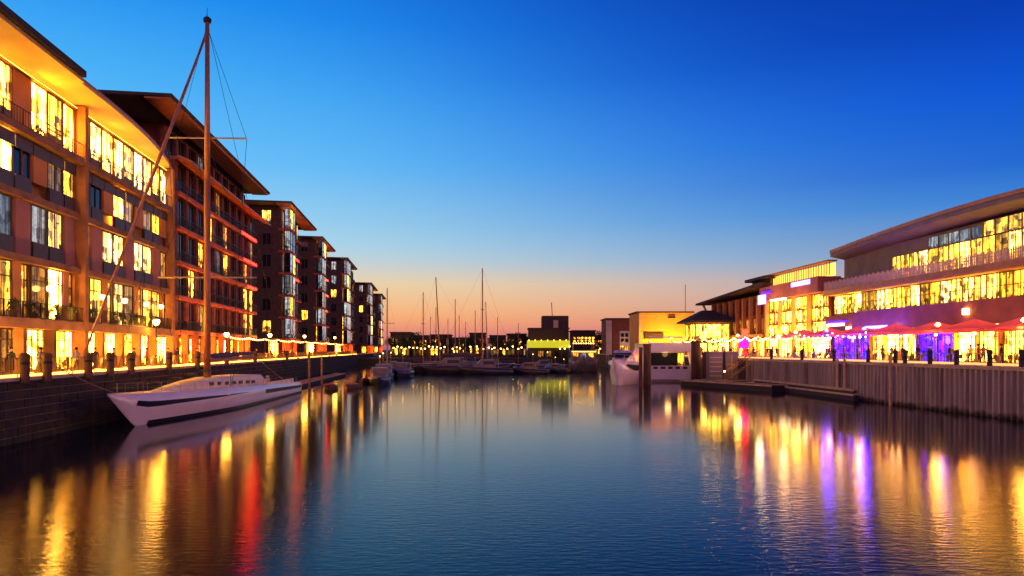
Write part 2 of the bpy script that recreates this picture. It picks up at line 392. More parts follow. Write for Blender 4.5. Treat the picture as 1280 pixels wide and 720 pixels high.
# left quay: stone wall with courses, coping and paving
def left_quay():
    Y0, Y1 = -15, 420
    mb = MB().prism([(left_edge(Y0),Y0),(left_edge(Y1),Y1),(-400,Y1),(-400,Y0)], -6, 3.38)
    struct('left_promenade', mb, M['paving'])
    wall = MB()
    n = 0
    for k in range(8):                      # stone courses, slightly uneven
        z0 = -.6+k*.49; y = Y0+(k%2)*.9
        while y < 300:
            l = random.uniform(1.3,2.2); y2 = min(y+l, 300); d = random.uniform(.03,.12)
            wall.prism([(left_edge(y+.03)-.05,y+.03),(left_edge(y+.03)+d,y+.03),(left_edge(y2-.03)+d,y2-.03),(left_edge(y2-.03)-.05,y2-.03)], z0, z0+.45)
            y = y2
            if y > 130: l = 6
    struct('left_quay_wall', wall, M['stone'])
    cop = MB(); y = Y0
    while y < 300:
        cop.prism([(left_edge(y)-.5,y),(left_edge(y)+.18,y),(left_edge(y+1.96)+.18,y+1.96),(left_edge(y+1.96)-.5,y+1.96)], 3.32, 3.5); y += 2
    struct('left_kerb', cop, M['kerb'])
left_quay()
def right_quay():
    Y0, Y1 = -15, 400
    struct('right_promenade', MB().prism([(right_edge(Y0)+.4,Y0),(400,Y0),(400,Y1),(right_edge(Y1)+.4,Y1)], -6, 3.68), M['paving'])
    # corrugated steel sheet piling
    mb = MB(); y = 20; pts = []
    while y < 100:
        for dy, d in ((0,0),(.22,0),(.30,.22),(.52,.22),(.60,0)): pts.append((y+dy, d))
        y += .6
    prof = [(right_edge(yy)-d+.1, yy) for yy, d in pts]
    for (x0,y0),(x1,y1) in zip(prof, prof[1:]):
        mb.quad([(x0,y0,-2),(x1,y1,-2),(x1,y1,3.5),(x0,y0,3.5)])
    struct('right_quay_wall', mb, M['sheet_pile'])
    mb = MB().prism([(right_edge(100)+.2,100.2),(right_edge(230)+.2,230),(right_edge(230)+1,230),(right_edge(100)+1,100.2)], -2, 3.5)
    struct('right_quay_wall_far', mb, M['timber'])
    mb = MB(); y = 20
    while y < 230:
        mb.prism([(right_edge(y)-.25,y),(right_edge(y)+.7,y),(right_edge(y+1.96)+.7,y+1.96),(right_edge(y+1.96)-.25,y+1.96)], 3.5, 3.78); y += 2
    struct('right_kerb', mb, M['kerb'])
right_quay()

# ------------------------------------------------------------------ left bank houses
def slab_part(t, x0, x1, z, out=.55, th=.42, mat='slab', name='floor_slab'):
    return MB().box(x0, x1, -out, .4, z-th, z).build(name, M[mat], t)

WR = random.Random(21)
def first_building():
    y0 = 32.8; t = thing('apartment_building', 'nearest golden lit apartment block with a curved glowing roof and salmon panels', 'building', lloc(y0), LROT, 'apartment blocks along the left quay')
    Lb = (68.2-y0)*LN; B = (50.5-y0)*LN
    MB().box(-3, Lb, .45, 14, 6.9, 22.1).build('wall', M['ochre'], t)
    MB().box(-3, Lb, 2.2, 14, 3.4, 6.5).build('ground_floor_wall', M['ochre'], t)
    for z in LV[1:5]: slab_part(t, -3, Lb+.2, z, .55 if z < 7 or z > 18 else .3, .42 if z > 7 else .6)
    for x in (B, Lb-.2, -2.2):   # tall posts that frame the bays
        MB().box(x-.24, x+.24, -.62, .1, 3.4, 22.0).build('pilaster', M['ochre'], t)
    # ground floor: columns and lit shop fronts set back
    n = 10; st = Lb/n
    for i in range(n):
        x = i*st
        MB().box(x+.1, x+.5, -.1, .5, 3.4, 6.3).build('column', M['slab'], t)
        add_window(t, x+.7, 1.9, 3.55, st-.5, 2.8, 'shop' if i not in (3,) else 'dim', 3, .75, 0, 'gold_frame')
    # storeys
    per = 9; bw = B/per
    for bay in range(2):
        for lev in range(1,5):
            z = LV[lev]
            for i in range(per):
                x = bay*B + i*bw + (.35 if i == 0 else 0); w = bw-(.35 if i in (0,per-1) else 0)
                if lev == 4:
                    if bay == 0 and i == 5:
                        MB().box(x, x+w, .02, .44, z, z+3.4).build('panel', M['orange_panel'], t); continue
                    add_window(t, x+.05, .05, z+.05, w-.1, 3.35, WR.choice(['white','white','white','shop','yellow']), 0, .3 if i%2 else None, .22 if i%3==1 else 0, 'gold_frame')
                elif lev == 1:
                    if i % 3 == 2:
                        MB().box(x, x+w*.45, .02, .44, z, z+3.38).build('panel', M['orange_panel'], t)
                        add_window(t, x+w*.5, .2, z+.05, w*.48, 3.3, 'yellow', 0, .7, 0)
                    else:
                        add_window(t, x+.05, .05, z+.05, w-.1, 3.3, WR.choice(['yellow','shop','yellow','dim','white']), 0, .72, 0)
                else:
                    if lev == 3: MB().box(x+.06, x+w-.06, -.1, -.05, z+2.55, z+3.3).build('head_panel', M['frame'], t)
                    if (i+lev*2+bay) % 3 == 0:
                        MB().box(x+.15, x+w*.9, -.04, .44, z+(.0 if lev==2 else .9), z+3.38 if lev==2 else z+3.3).build('panel', M['salmon' if (i+bay)%3 else 'orange_panel'], t)
                        pass
                    else:
                        kind = WR.choice(['white','white','yellow','dim','cool'] if lev == 2 else ['yellow','yellow','shop','dim','dark'])
                        add_window(t, x+.05, .05, z+.05, w-.1, 3.3, kind, i%2, .8 if lev==3 else None, .3)
                        MB().box(x+.1, x+w-.1, -.05, .04, z+.05, z+.95).build('spandrel', M['frame'], t)
    # railings on the balconies
    for lev in (1,4):
        r = railing_mb(Lb, 1.0, .18 if lev < 4 else .3); r.build('balcony_railing', M['iron'], t, loc=(0,-.48,LV[lev]))
    # roofs: straight dark-edged one over the first bay, curved golden one over the second
    xs = (45.6-y0)*LN
    MB().box(-3, xs, -2.75, 14, 22.35, 22.75).build('roof', M['roof_dark'], t)
    MB().box(-3, xs+.3, -2.5, 14, 22.1, 22.345).build('soffit', M['cream_soffit'], t)
    pl = [(xs+.31,14),(xs+.31,-2.3)]
    for k in range(1,13):
        u = k/12; pl.append((xs+.3+u*(Lb+2.4-xs-.3), -2.3+.55*math.sin(u*math.pi)*-0 + 2.6*u**2.6))
    pl.append((Lb+2.4, 14))
    MB().prism(pl, 22.1, 22.36).build('curved_soffit', M['cream_soffit'], t)
    pl2 = [(x, y) for x, y in pl]
    MB().prism(pl2, 22.362, 22.5).build('curved_roof', M['copper'], t)
    MB().box(-2.5, Lb, -.12, .18, 21.72, 21.8).build('cove_ledge', M['ochre'], t)
    MB().box(-2.5, Lb-.6, -.08, .08, 21.81, 21.87).build('cove_light', M['strip_soffit'], t)
    # wall lamps
    for x, z in ((7.5,8.9),(13.5,8.9),(21,8.9),(25,8.9),(29.5,8.9),(33,8.9)):
        lp = MB().lathe((0,0,0), [(.05,-.2),(.2,-.12),(.22,.12),(.05,.2)], 10).build('wall_lamp', M['lamp'], t, True, loc=(x,-.3,z))
    return t, Lb
b1, L1 = first_building()

def house(label, y0, y1, top, opts):
    """later blocks: brick body, glazed corner bay, end wall facing the camera, floating roof"""
    t = thing('apartment_building', label, 'building', lloc(y0), LROT, 'apartment blocks along the left quay')
    Lb = (y1-y0)*LN
    wallm, slabm = M[opts.get('wall','dark_brick')], opts.get('slab','red_slab')
    nl = opts['n']; lv = [3.4, 6.9]; h = (top-6.9)/(nl-1)
    for i in range(nl-1): lv.append(6.9+h*(i+1))
    dep = opts.get('depth', 14); setb = opts.get('setback', 0)
    zt = lv[-2] if setb else lv[-1]
    MB().box(0, Lb, .45, dep, 6.9, zt).build('wall', wallm, t)
    if setb: MB().box(1, Lb-.5, .45+setb, dep, zt+.002, lv[-1]).build('top_floor_wall', wallm, t)
    MB().box(.4, Lb-.4, 2.2, dep, 3.4, 6.5).build('ground_floor_wall', wallm, t)
    ov = opts.get('over', 1.6)
    for k, z in enumerate(lv[1:-1]):
        canopy = setb and k == len(lv)-3
        if canopy:
            MB().loft([[(-.5,-.4,z-.3),(-.5,-ov-.3,z-.75),(-.5,-ov-.3,z-.55),(-.5,-.4,z)], [(Lb+3,-.4,z-.3),(Lb+3,-ov-.3,z-.75),(Lb+3,-ov-.3,z-.55),(Lb+3,-.4,z)]]).build('canopy', M['copper'], t)
        MB().box(-.05, Lb, -.4, .5, z-.35, z).build('floor_slab', M[slabm], t)
    # windows by storey
    cw = opts.get('cw', 3.0); n = max(1, int(Lb/cw)); cw = Lb/n
    lit = opts.get('lit', .3); cool = opts.get('cool', .1)
    rnd = random.Random(int(y0*10))
    for k in range(1, nl):
        z = lv[k]; yy = (setb if (setb and k == nl-1) else 0)
        for i in range(n):
            x = i*cw
            MB().box(x, x+cw*.24, .02+yy, .44+yy, z+.001, z+h-.36).build('pier', wallm, t)
            q = rnd.random()
            kind = 'yellow' if q < lit*.6 else 'dim' if q < lit else 'cool' if q < lit+cool else 'dark'
            if opts.get('hot') and i >= n-2 and k in (1,2): kind = 'glare'
            add_window(t, x+cw*.26, .2+yy, z+.03, cw*.72, h-.45, kind, 1, .3, 0)
        if k < nl-1 or not setb:
            railing_mb(Lb, 1.0, .3 if y0 < 120 else .6, 0, 3, .014 if y0 < 120 else .03).build('balcony_railing', M['iron'], t, loc=(0,-.36,z))
    # ground floor
    for i in range(n):
        x = i*cw
        MB().box(x+.05, x+.45, -.1, .5, 3.4, 6.55).build('column', M[slabm], t)
        add_window(t, x+.6, 1.9, 3.55, cw-.5, 2.7, 'shop' if rnd.random() < .8 else 'yellow', 2, .75, 0, 'gold_frame')
    # end wall windows facing the camera
    if opts.get('end', True):
        for k in range(1, nl):
            for j in range(2):
                q = rnd.random(); kind = 'cool' if q < .2 else 'yellow' if q < .35 else 'dark'
                add_window(t, -.1, 3.2+j*4.2, lv[k]+.9, 1.5, h-1.6, kind, 1, None, 0, 'frame', R(-90))
    # glazed corner bay standing proud of the front
    if opts.get('bay', True):
        bx = opts.get('bayx', .2); bwid = opts.get('bayw', 3.2)
        for k in range(1, nl):
            z = lv[k]
            MB().box(bx-.05, bx+bwid+.05, -1.55, -.42, z-.3, z-.02).build('bay_floor', M[slabm], t)
            for j in range(2):
                add_window(t, bx+j*bwid/2, -1.42, z, bwid/2, h-.35, 'cool' if rnd.random() < .75 else 'yellow', 0, .35, 0)
            add_window(t, bx+.02, -.45, z, .95, h-.35, 'cool' if rnd.random() < .6 else 'dark', 0, .35, 0, 'frame', R(-90))
    # roof
    zr = top; rs = opts.get('roof_start', -2); re = opts.get('roof_end', Lb+3)
    rise = opts.get('rise', 0)
    o1 = -ov-.6
    MB().loft([[(rs,o1,zr+.05),(rs,dep,zr+.05+rise),(rs,dep,zr+.5+rise),(rs,o1,zr+.3)], [(re,o1,zr+.05),(re,dep,zr+.05+rise),(re,dep,zr+.5+rise),(re,o1,zr+.3)]]).build('roof', M['roof_dark'] , t)
    MB().loft([[(rs+.2,o1+.2,zr-.12),(rs+.2,.4,zr-.12),(rs+.2,.4,zr+.045),(rs+.2,o1+.2,zr+.045)], [(re-.2,o1+.2,zr-.12),(re-.2,.4,zr-.12),(re-.2,.4,zr+.045),(re-.2,o1+.2,zr+.045)]]).build('soffit', M['copper'], t)
    for (x, k, l, mm) in opts.get('neon', []):
        MB().box(x, x+l, -.46, -.405, lv[k]-.33, lv[k]-.02).build('neon_strip', M[mm], t)
    return t
house('tall brown brick apartment block with rust coloured canopy, directly behind the yacht mast', 70.2, 102.5, 27.3,
      dict(n=7, wall='brown_brick', slab='rust_slab', setback=1.0, hot=True, bay=False, end=False, cw=3.2, lit=.22, cool=.08, roof_start=-7, roof_end=33.5, over=1.4,
           neon=[(24,5,8,'strip_red'),(25,4,7,'strip_red'),(27,3,5,'strip_red')]))
house('third apartment block from the left, dark brick with wing shaped roof and pale bay', 122, 139, 29.3,
      dict(n=7, lit=.3, cool=.2, roof_start=-3, roof_end=25, over=1.6, bayw=5, neon=[(8,5,6,'strip_red'),(9,4,5,'strip_red')]))
house('dark brick apartment block with a flat roof, fourth from the left', 160, 180, 29.6,
      dict(n=7, lit=.35, cool=.25, roof_start=-2, roof_end=21, over=1.2, bayw=6, neon=[(4,5,13,'strip_orange'),(4,4,13,'strip_orange'),(6,3,9,'strip_orange')]))
house('dark brick apartment block with a lit tower bay, fifth from the left', 211, 245, 31.5,
      dict(n=7, lit=.35, cool=.3, cw=4.2, roof_start=-2, roof_end=28, over=1.2, bayw=10))
house('distant dark apartment block beside the tall green mast, sixth from the left', 300, 340, 32.5,
      dict(n=7, lit=.35, cool=.35, cw=5, roof_start=-2, roof_end=38, over=1.5, bayw=12))
house('farthest and smallest dark apartment block at the end of the left quay', 372, 410, 33.5,
      dict(n=7, lit=.4, cool=.3, cw=6, roof_start=-2, roof_end=36, over=1.5, bayw=12))

# ------------------------------------------------------------------ left promenade: railing, piles, lamps
def quay_pt(Y, off=0, z=3.5): return (left_edge(Y)+off, Y, z)
Y = 27.0; seg = 0; rr_mesh = None
lab = ['in front of the shop fronts by the near mooring piles', 'in front of the golden block behind the yacht bow', 'behind the yacht coachroof', 'behind the yacht stern', 'beside the long pontoon', 'on the far part of the left quay']
brk = [27, 45, 60, 80, 105, 150, 230]
for i in range(6):
    a, b = brk[i], brk[i+1]; L = (b-a)*LN-.1
    t = thing('promenade_railing', 'railing with golden light strip ' + lab[i], 'railing', quay_pt(a,-.25), LROT, 'railings of the left quay')
    railing_mb(L, 1.05, .15 if a < 60 else .3 if a < 100 else .8, 0, 2.2, .014 if a < 60 else .02 if a < 100 else .04).build('balusters', M['gold_frame'], t)
    n = int(L/3)
    for j in range(n):
        MB().box(j*L/n+.15, (j+1)*L/n-.15, -.12, -.04, .03, .15).build('light_strip', M['strip'], t)
def mooring_pile():
    t = thing('mooring_post', 'x', 'post')
    MB().lathe((0,0,0), [(.24,0),(.24,1.35),(.27,1.36),(.27,1.5),(.16,1.62)], 12).build('shaft', M['timber'], t)
    MB().lathe((0,0,0), [(.265,1.0),(.265,1.14)], 12).build('band', M['iron'], t)
    return t
pile = mooring_pile()
pdesc = [(37.3,'mooring post at the left edge of the photo'),(38.9,'mooring post in front of the brightest near shop front'),(43.2,'mooring post right of the wide golden strip gap'),(46.3,'mooring post left of the yacht bow'),(49.3,'mooring post directly behind the yacht bow'),(53.5,'mooring post below the tall golden pilaster'),(59.0,'mooring post just left of the yacht mast'),(74,'mooring post at the lamp behind the coachroof'),(86,'mooring post behind the yacht stern'),(100,'mooring post at the head of the pontoon')]
ps = [38.7, 41.0, 46.0, 49.2, 52.7, 60.5, 68.0, 78, 91, 112]
for i, ((_, d), yy) in enumerate(zip(pdesc, ps)):
    if i == 0:
        pile.location = quay_pt(yy,.35,3.2); pile['label'] = 'dark thick '+d; pile['group'] = 'mooring posts on the left quay'
    else: place_copy(pile, quay_pt(yy,.35,3.2), 0, 'dark thick '+d, 'mooring posts on the left quay')

def street_lamp(label, loc, h=4.3, power=500, col=(1,.40,.035), far=False):
    t = thing('street_lamp', label, 'street lamp', loc, 0, 'street lamps')
    MB().lathe((0,0,0), [(.14,0),(.14,.3),(.07,.4),(.055,h-.25),(.12,h-.2)], 10).build('pole', M['iron'], t)
    MB().lathe((0,0,h), [(.12,-.2),(.24,-.05),(.3,.15),(.2,.3)], 12).build('lantern_glass', M['lamp'], t, True)
    MB().lathe((0,0,h), [(.34,.3),(.3,.36),(.05,.55)], 12).build('lantern_cap', M['iron'], t)
    if power: lamp_light('lamp_bulb', (0,0,h-.45), col, power, t)
    return t
street_lamp('round street lamp at the end of the golden block, left of the yacht mast', (left_edge(62)-1.3, 62, 3.4), 3.9, 900)
street_lamp('bright street lamp on the quay behind the yacht coachroof', (left_edge(81)-.5, 81, 3.4), 3.2, 900)
0 and street_lamp('street lamp between the two near shop front columns', (left_edge(44)-1.4, 44, 3.4), 4.6, 1000)
street_lamp('street lamp beside the pontoon on the left quay', (left_edge(105)-.8, 105, 3.4), 3.6, 900)
street_lamp('street lamp below the fourth apartment block', (left_edge(135)-.8, 135, 3.4), 4.0, 900)
street_lamp('far street lamp at the end of the left quay', (left_edge(180)-.8, 180, 3.4), 4.5, 900)
# ground floodlights added to brighten the house fronts, standing on the promenade
def flood(label, Y, off, z, tgt, col, pw, size=95):
    t = thing('added_floodlight', label, 'added_floodlight', (left_face(Y)+off, Y, z), 0, 'floodlights added at the house fronts')
    MB().box(-.15,.15,-.2,.2,.1,.3).build('housing', M['iron'], t)
    MB().box(-.13,.13,-.18,.18,.301,.31).build('lens', M['lamp'], t)
    MB().tube((0,0,0),(0,0,.1),.05).build('foot', M['iron'], t)
    spot('flood_fill', (0,0,.45), tgt, col, pw, size, t)
for i, (yy, d) in enumerate(((36,'leftmost'),(40.5,'second from the left'),(45,'third from the left'),(49,'just left of the tall pilaster'),(53.5,'just right of the tall pilaster'),(58,'under the middle of the second bay'),(63,'under the right half of the second bay'),(67,'rightmost'))):
    flood('uplight added at foot of the golden block, '+d, yy, 2.1, 3.4, (-1.5,1.5,12), (1,.42,.07), 1200, 110)
for i, (yy, d) in enumerate(((72,'leftmost'),(79,'left of the middle'),(86,'in the middle'),(93,'right of the middle'),(100,'rightmost'))):
    flood('small uplight added at the foot of the tall brown block, '+d, yy, 2.1, 3.4, (-1.5,1.5,14), (1,.19,.035), 3800, 110)
for yy, d in ((123,'third apartment block near corner'),(134,'third apartment block far end'),(163,'fourth apartment block near corner'),(176,'fourth apartment block far end'),(215,'fifth apartment block')):
    flood('small uplight added at the '+d, yy, 2.6, 3.4, (-1.5,1.5,14), (1,.14,.05), 4500, 110)
def festoon(label, pts, sag, nb, grp, lampmat='lamp'):
    t = thing('festoon_lights', label, 'string lights', pts[0], 0, grp)
    o = Vector(pts[0]); P = []
    for a, b in zip(pts, pts[1:]):
        a = Vector(a)-o; b = Vector(b)-o
        for k in range(8):
            u = k/8; p = a.lerp(b, u); p.z -= sag*4*u*(1-u); P.append(p)
    P.append(Vector(pts[-1])-o)
    MB().path(P, .012, 4).build('cable', M['iron'], t)
    mb = MB()
    for i in range(nb):
        f = (i+.5)/nb*(len(P)-1); j = int(f); p = P[j].lerp(P[j+1], f-j); mb.lathe((p.x,p.y,p.z-.12), [(.03,-.1),(.09,0),(.03,.1)], 6)
    mb.build('bulbs', M[lampmat], t)
    for q in pts: MB().tube(Vector(q)-o-Vector((0,0,q[2]-3.5)), Vector(q)-o, .04).build('pole', M['iron'], t)
for a, b, d in ((84,112,'behind the yacht stern'),(112,150,'beside the far end of the pontoon'),(150,200,'on the far left promenade')):
    festoon('amber bulb string on poles along the left quay '+d, [(left_edge(y)-1.0, y, 6.6) for y in [a+(b-a)*k/3 for k in range(4)]], .18, 26, 'string lights of the left quay', 'lamp_far')

# planters and shrubs on the first floor balconies (rest on the slabs)
def leaf_clump(mb, c, r, n, s, rnd):
    for _ in range(n):
        d = Vector((rnd.gauss(0,1), rnd.gauss(0,1), rnd.gauss(0,1))).normalized()*r*rnd.random()**.4
        p = Vector(c)+Vector((d.x, d.y, d.z*.8)); u = Vector((rnd.uniform(-1,1), rnd.uniform(-1,1), rnd.uniform(-1,1))).normalized()
        v = u.orthogonal().normalized()
        mb.quad([p-u*s, p-v*s*.6, p+u*s, p+v*s*.6])
def shrub():
    t = thing('potted_shrub', 'x', 'potted plant')
    rnd = random.Random(3)
    MB().lathe((0,0,0), [(.16,0),(.22,.4),(.24,.42)], 10).build('pot', M['timber'], t)
    mb = MB()
    for k in range(4): leaf_clump(mb, (rnd.uniform(-.2,.2), rnd.uniform(-.15,.15), .65+.1*k), .3, 40, .07, rnd)
    mb.build('foliage', M['foliage'], t)
    return t
sh = shrub()
first = True
places = ['leftmost on the first floor balcony of the golden block','second from the left on the first floor balcony','third on the first floor balcony','on the first floor balcony left of the tall pilaster','on the first floor balcony right of the tall pilaster','on the first floor balcony in front of the brightest window','on the first floor balcony near the right end','last on the first floor balcony by the end pilaster']
for i, x in enumerate((9.5,11.8,14.6,16.4,19.5,23.2,27.5,32)):
    d = Vector((math.cos(LROT), math.sin(LROT))); nrm = Vector((-math.sin(LROT), math.cos(LROT)))
    p = Vector(lloc(32.8)[:2]) + d*x + nrm*(-.22)
    l = 'leafy potted shrub, '+places[i]
    if first: sh.location = (p.x,p.y,6.9); sh['label'] = l; sh['group'] = 'potted shrubs on the balcony'; first = False
    else: place_copy(sh, (p.x,p.y,6.9), i, l, 'potted shrubs on the balcony')

# ------------------------------------------------------------------ boats
def hull_rings(L, hb, fb, fs, overh, transom=.7, zb=-.5, n=16, fullness=.42):
    """bow at x=0, stern at x=L; returns rings (port sheer .. keel .. starboard sheer)"""
    rings = []
    for i in range(n+1):
        u = i/n; x = u*L
        w = hb*min(1, (u/fullness))**.75 if u < fullness else hb*(1-(1-transom)*((u-fullness)/(1-fullness))**2)
        w = max(w, .03); sh = fb+(fs-fb)*u
        # water line half width starts after the overhang
        ub = max(0, (x-overh)/(L-overh)); wl = .0 if ub <= 0 else (hb*.93*min(1, ub/fullness)**.85 if ub < fullness else w*.93)
        zk = zb if x > overh else sh-(sh-zb)*(x/overh)
        wl = max(wl, .02)
        ring = [(x,-w,sh), (x,-(w*.55+wl*.45) if x>overh else -w*.5, sh*.45+zk*.05 if x>overh else (sh+zk)/2), (x,-wl,max(0.02,zk) if x<=overh else 0), (x,-wl*.6,zk), (x,wl*.6,zk), (x,wl,max(.02,zk) if x<=overh else 0), (x,(w*.55+wl*.45) if x>overh else w*.5, sh*.45+zk*.05 if x>overh else (sh+zk)/2), (x,w,sh)]
        rings.append(ring)
    return rings

def main_yacht():
    bow = Vector((-24.4, 43.4)); st = Vector((-26.3, 85)); d = (st-bow); L = d.length; rot = math.atan2(d.y, d.x)
    t = thing('sailing_yacht', 'large white sailing yacht with black stripe and very tall mast at the left quay', 'sailing yacht', (bow.x,bow.y,0), rot)
    rg = hull_rings(L, 2.0, 2.25, 1.15, 4.2, .75, -.5, 28, .35)
    h = MB().loft(rg).build('hull', M['hull_white'], t, True)
    # boot stripe at the waterline
    def band(u0, u1, f0, f1, mat, nm, k=14, off=.02, only=1):
        mb = MB()
        for side in (only,):
            pts = []
            for i in range(k+1):
                u = u0+(u1-u0)*i/k; x = u*L
                j = min(27, int(u*28)); fr = u*28-j
                ra, rb = rg[j], rg[j+1]
                sA = [Vector(p) for p in ra]; sB = [Vector(p) for p in rb]
                top = sA[0].lerp(sB[0], fr); midp = sA[1].lerp(sB[1], fr); lo = sA[2].lerp(sB[2], fr)
                def at(f):
                    p = top.lerp(midp, f*2) if f < .5 else midp.lerp(lo, f*2-1)
                    return Vector((p.x, side*(abs(p.y)+off)*1, p.z)) if side < 0 else Vector((p.x, abs(p.y)+off, p.z))
                pts.append((at(f0(u)), at(f1(u))))
            for (a,b),(c,e) in zip(pts, pts[1:]): mb.quad([a,b,e,c])
        return mb.build(nm, mat, t)
    for sd in (-1,1):
        band(.07, .50, lambda u: .24, lambda u: .24+.17*(1-(u-.07)/.43)+.01, M['stripe'], 'stripe', 14, .02, sd)
        band(.62, .99, lambda u: .22, lambda u: .44, M['stripe'], 'stern_stripe', 12, .02, sd)
        band(.115, 1.0, lambda u: .86, lambda u: 1.0, M['stripe'], 'boot_stripe', 28, .045, sd)
    # deck
    dk = []
    for r in rg: dk.append([(r[0][0], r[0][1]*.97, r[0][2]-.03), (r[0][0], 0, r[0][2]+.10), (r[7][0], r[7][1]*.97, r[7][2]-.03)])
    MB().loft(dk, False, False).build('deck', M['deck'], t, True)
    # coachroof: long tapered cabin
    cr = []
    prof = [(6.0,.25,.06),(9,.7,.35),(12,1.05,.62),(16,1.3,.88),(21,1.4,1.0),(25,1.35,1.05),(27.5,1.3,1.0),(28.0,1.25,.12)]
    for x, w, hh in prof:
        zb = 2.25-1.10*x/L+.02
        cr.append([(x,-w,zb-.15),(x,-w*.93,zb+hh*.7),(x,-w*.7,zb+hh),(x,w*.7,zb+hh),(x,w*.93,zb+hh*.7),(x,w,zb-.15)])
    cab = MB().loft(cr).build('coachroof', M['deck'], t, True)
    # ports in the coachroof side
    for x in (13.5,15.0,16.6,18.2,19.8,21.6,23.2):
        u = x/L; zb = 2.25-1.10*u; w = 1.05+(x-12)/9*.35 if x < 21 else 1.4
        for sgn in (-1,1):
            MB().box(x, x+.75, sgn*w-.06, sgn*w+.05, zb+.25, zb+.52).build('porthole', M['stripe'], t)
    for x in (9.5,12.3,15.2): MB().box(x, x+.8, -.35, .35, 2.45+.12*(x-9.5)*.6+.3, 2.6+.12*(x-9.5)*.6+.35).build('hatch', M['stripe'], t)
    # cockpit coamings, wheel pedestal, pushpit and pulpit
    mb = MB(); 
    for sgn in (-1,1): mb.box(28.6, 38, sgn*1.35-.09, sgn*1.35+.09, 1.15, 1.75)
    mb.build('coaming', M['deck'], t)
    MB().tube((33,0,1.2),(33,0,2.1),.1).lathe((33,0,2.1), [(.2,0),(.15,.15)], 10).build('wheel_pedestal', M['alu'], t)
    mb = MB(); k = 0
    for x in [1.2+2.2*i for i in range(18)]:
        u = min(.999, x/L); j = int(u*28); r = rg[j]
        for s_ in (0,7): mb.tube((x, r[s_][1]*.95, r[0][2]-.05), (x, r[s_][1]*.95, r[0][2]+.65), .016, .016, 5)
    for s_ in (0,7):
        for dz in (.35,.65): mb.path([(rg[j][s_][0], rg[j][s_][1]*.95, rg[j][0][2]+dz) for j in range(1,28)], .008, 4)
    mb.build('guard_rail', M['alu'], t)
    # mast; the mast head sits at the point seen high over the roofs
    mx = 16.0
    MB().tube((mx,0,2.6),(mx,0,19),.29,.25,14).tube((mx,0,19),(mx,0,32.0),.25,.17,14).build('mast', M['mast'], t, True)
    MB().lathe((mx,0,32.0), [(.3,0),(.34,.25),(.2,.4)], 12).tube((mx,0,32.3),(mx,0,33.2),.02).tube((mx-.3,0,32.5),(mx+.3,0,32.5),.02).build('mast_head', M['iron'], t)
    for z, w in ((22.4,3.2),(10.9,4.0)):
        MB().tube((mx,-w,z+.05),(mx,w,z+.05),.07).build('spreader', M['alu'], t)
    # boom with stowed mainsail
    MB().tube((mx+.3,0,4.1),(mx+12,0,4.3),.13).build('boom', M['mast'], t)
    mb = MB(); rings = []
    for i in range(12):
        x = mx+.5+i; rr = .26*math.sin(min(1,(i+.5)/2)*math.pi/2)*(1-.04*i)*(1+.1*math.sin(i*2.1))
        rings.append([(x, rr*math.cos(a), 4.45+.02*i+rr*math.sin(a)) for a in [k*math.pi/4 for k in range(8)]])
    mb.loft(rings).build('stowed_sail', M['sail'], t, True)
    # shrouds
    mb = MB()
    for sgn in (-1,1):
        mb.path([(mx,0,31.6),(mx,sgn*3.2,22.4),(mx,sgn*1.85,2.0)], .022, 4)
        mb.path([(mx,0,22),(mx,sgn*4.0,10.9),(mx,sgn*1.9,2.0)], .022, 4)
    mb.path([(mx,0,31.9),(L-.4,0,1.4)], .02, 4); mb.path([(mx,0,31.9),(.6,0,2.4)], .014, 4)
    mb.build('rigging', M['iron'], t)
    return t, L, rot, bow
yt, YL, yrot, ybow = main_yacht()
# thick diagonal spar from the mast head down to the quay
mp = Vector((ybow.x+16*math.cos(yrot), ybow.y+16*math.sin(yrot), 31.2))
end = Vector((left_edge(46.3)-.05, 46.3, 4.7))
mb = MB(); A = mp; 
for i in range(10):
    a = A.lerp(end, i/10); b = A.lerp(end, (i+1)/10)
    r = .08+.05*math.sin(math.pi*min(1,(i+.5)/10*1.1)); mb.tube(a, b, r, r, 8)
tag(mb.build('furled_headsail', M['mast']), 'long rolled headsail slanting from the mast head down to the quay railing', 'sail')

def sail_boat(hullm='hull_dark'):
    t = thing('sailing_boat', 'x', 'sailing boat')
    rg = hull_rings(11, 1.7, 1.35, .95, 1.2, .7, -.35, 12)
    MB().loft(rg).build('hull', M[hullm], t, True)
    MB().loft([[(r[0][0], r[0][1]*.96, r[0][2]-.02), (r[0][0],0,r[0][2]+.06), (r[7][0], r[7][1]*.96, r[7][2]-.02)] for r in rg], False, False).build('deck', M['deck'], t)
    MB().loft([[(x,-w,1.05),(x,-w*.8,1.1+h),(x,w*.8,1.1+h),(x,w,1.05)] for x,w,h in ((2.6,.4,.1),(4,.9,.45),(7,1.05,.5),(7.4,1.0,.1))]).build('cabin', M['hull_grey'], t)
    MB().tube((4.4,0,1.2),(4.4,0,14),.10,.07,8).build('mast', M['mast'], t)
    MB().tube((4.4,-1.1,8.5),(4.4,1.1,8.5),.04).build('spreader', M['mast'], t)
    MB().tube((4.5,0,2.3),(8.9,0,2.4),.07).tube((4.6,0,2.5),(8.7,0,2.58),.18,.12).build('boom', M['sail'], t)
    mb = MB().path([(4.4,0,13.9),(.1,0,1.4)],.009,4).path([(4.4,0,13.9),(10.9,0,1.0)],.007,4)
    for s_ in (-1,1): mb.path([(4.4,0,13.8),(4.4,s_*1.1,8.5),(4.4,s_*1.5,1.2)],.007,4)
    mb.build('rigging', M['iron'], t)
    return t
sb = sail_boat(); sb_used = False
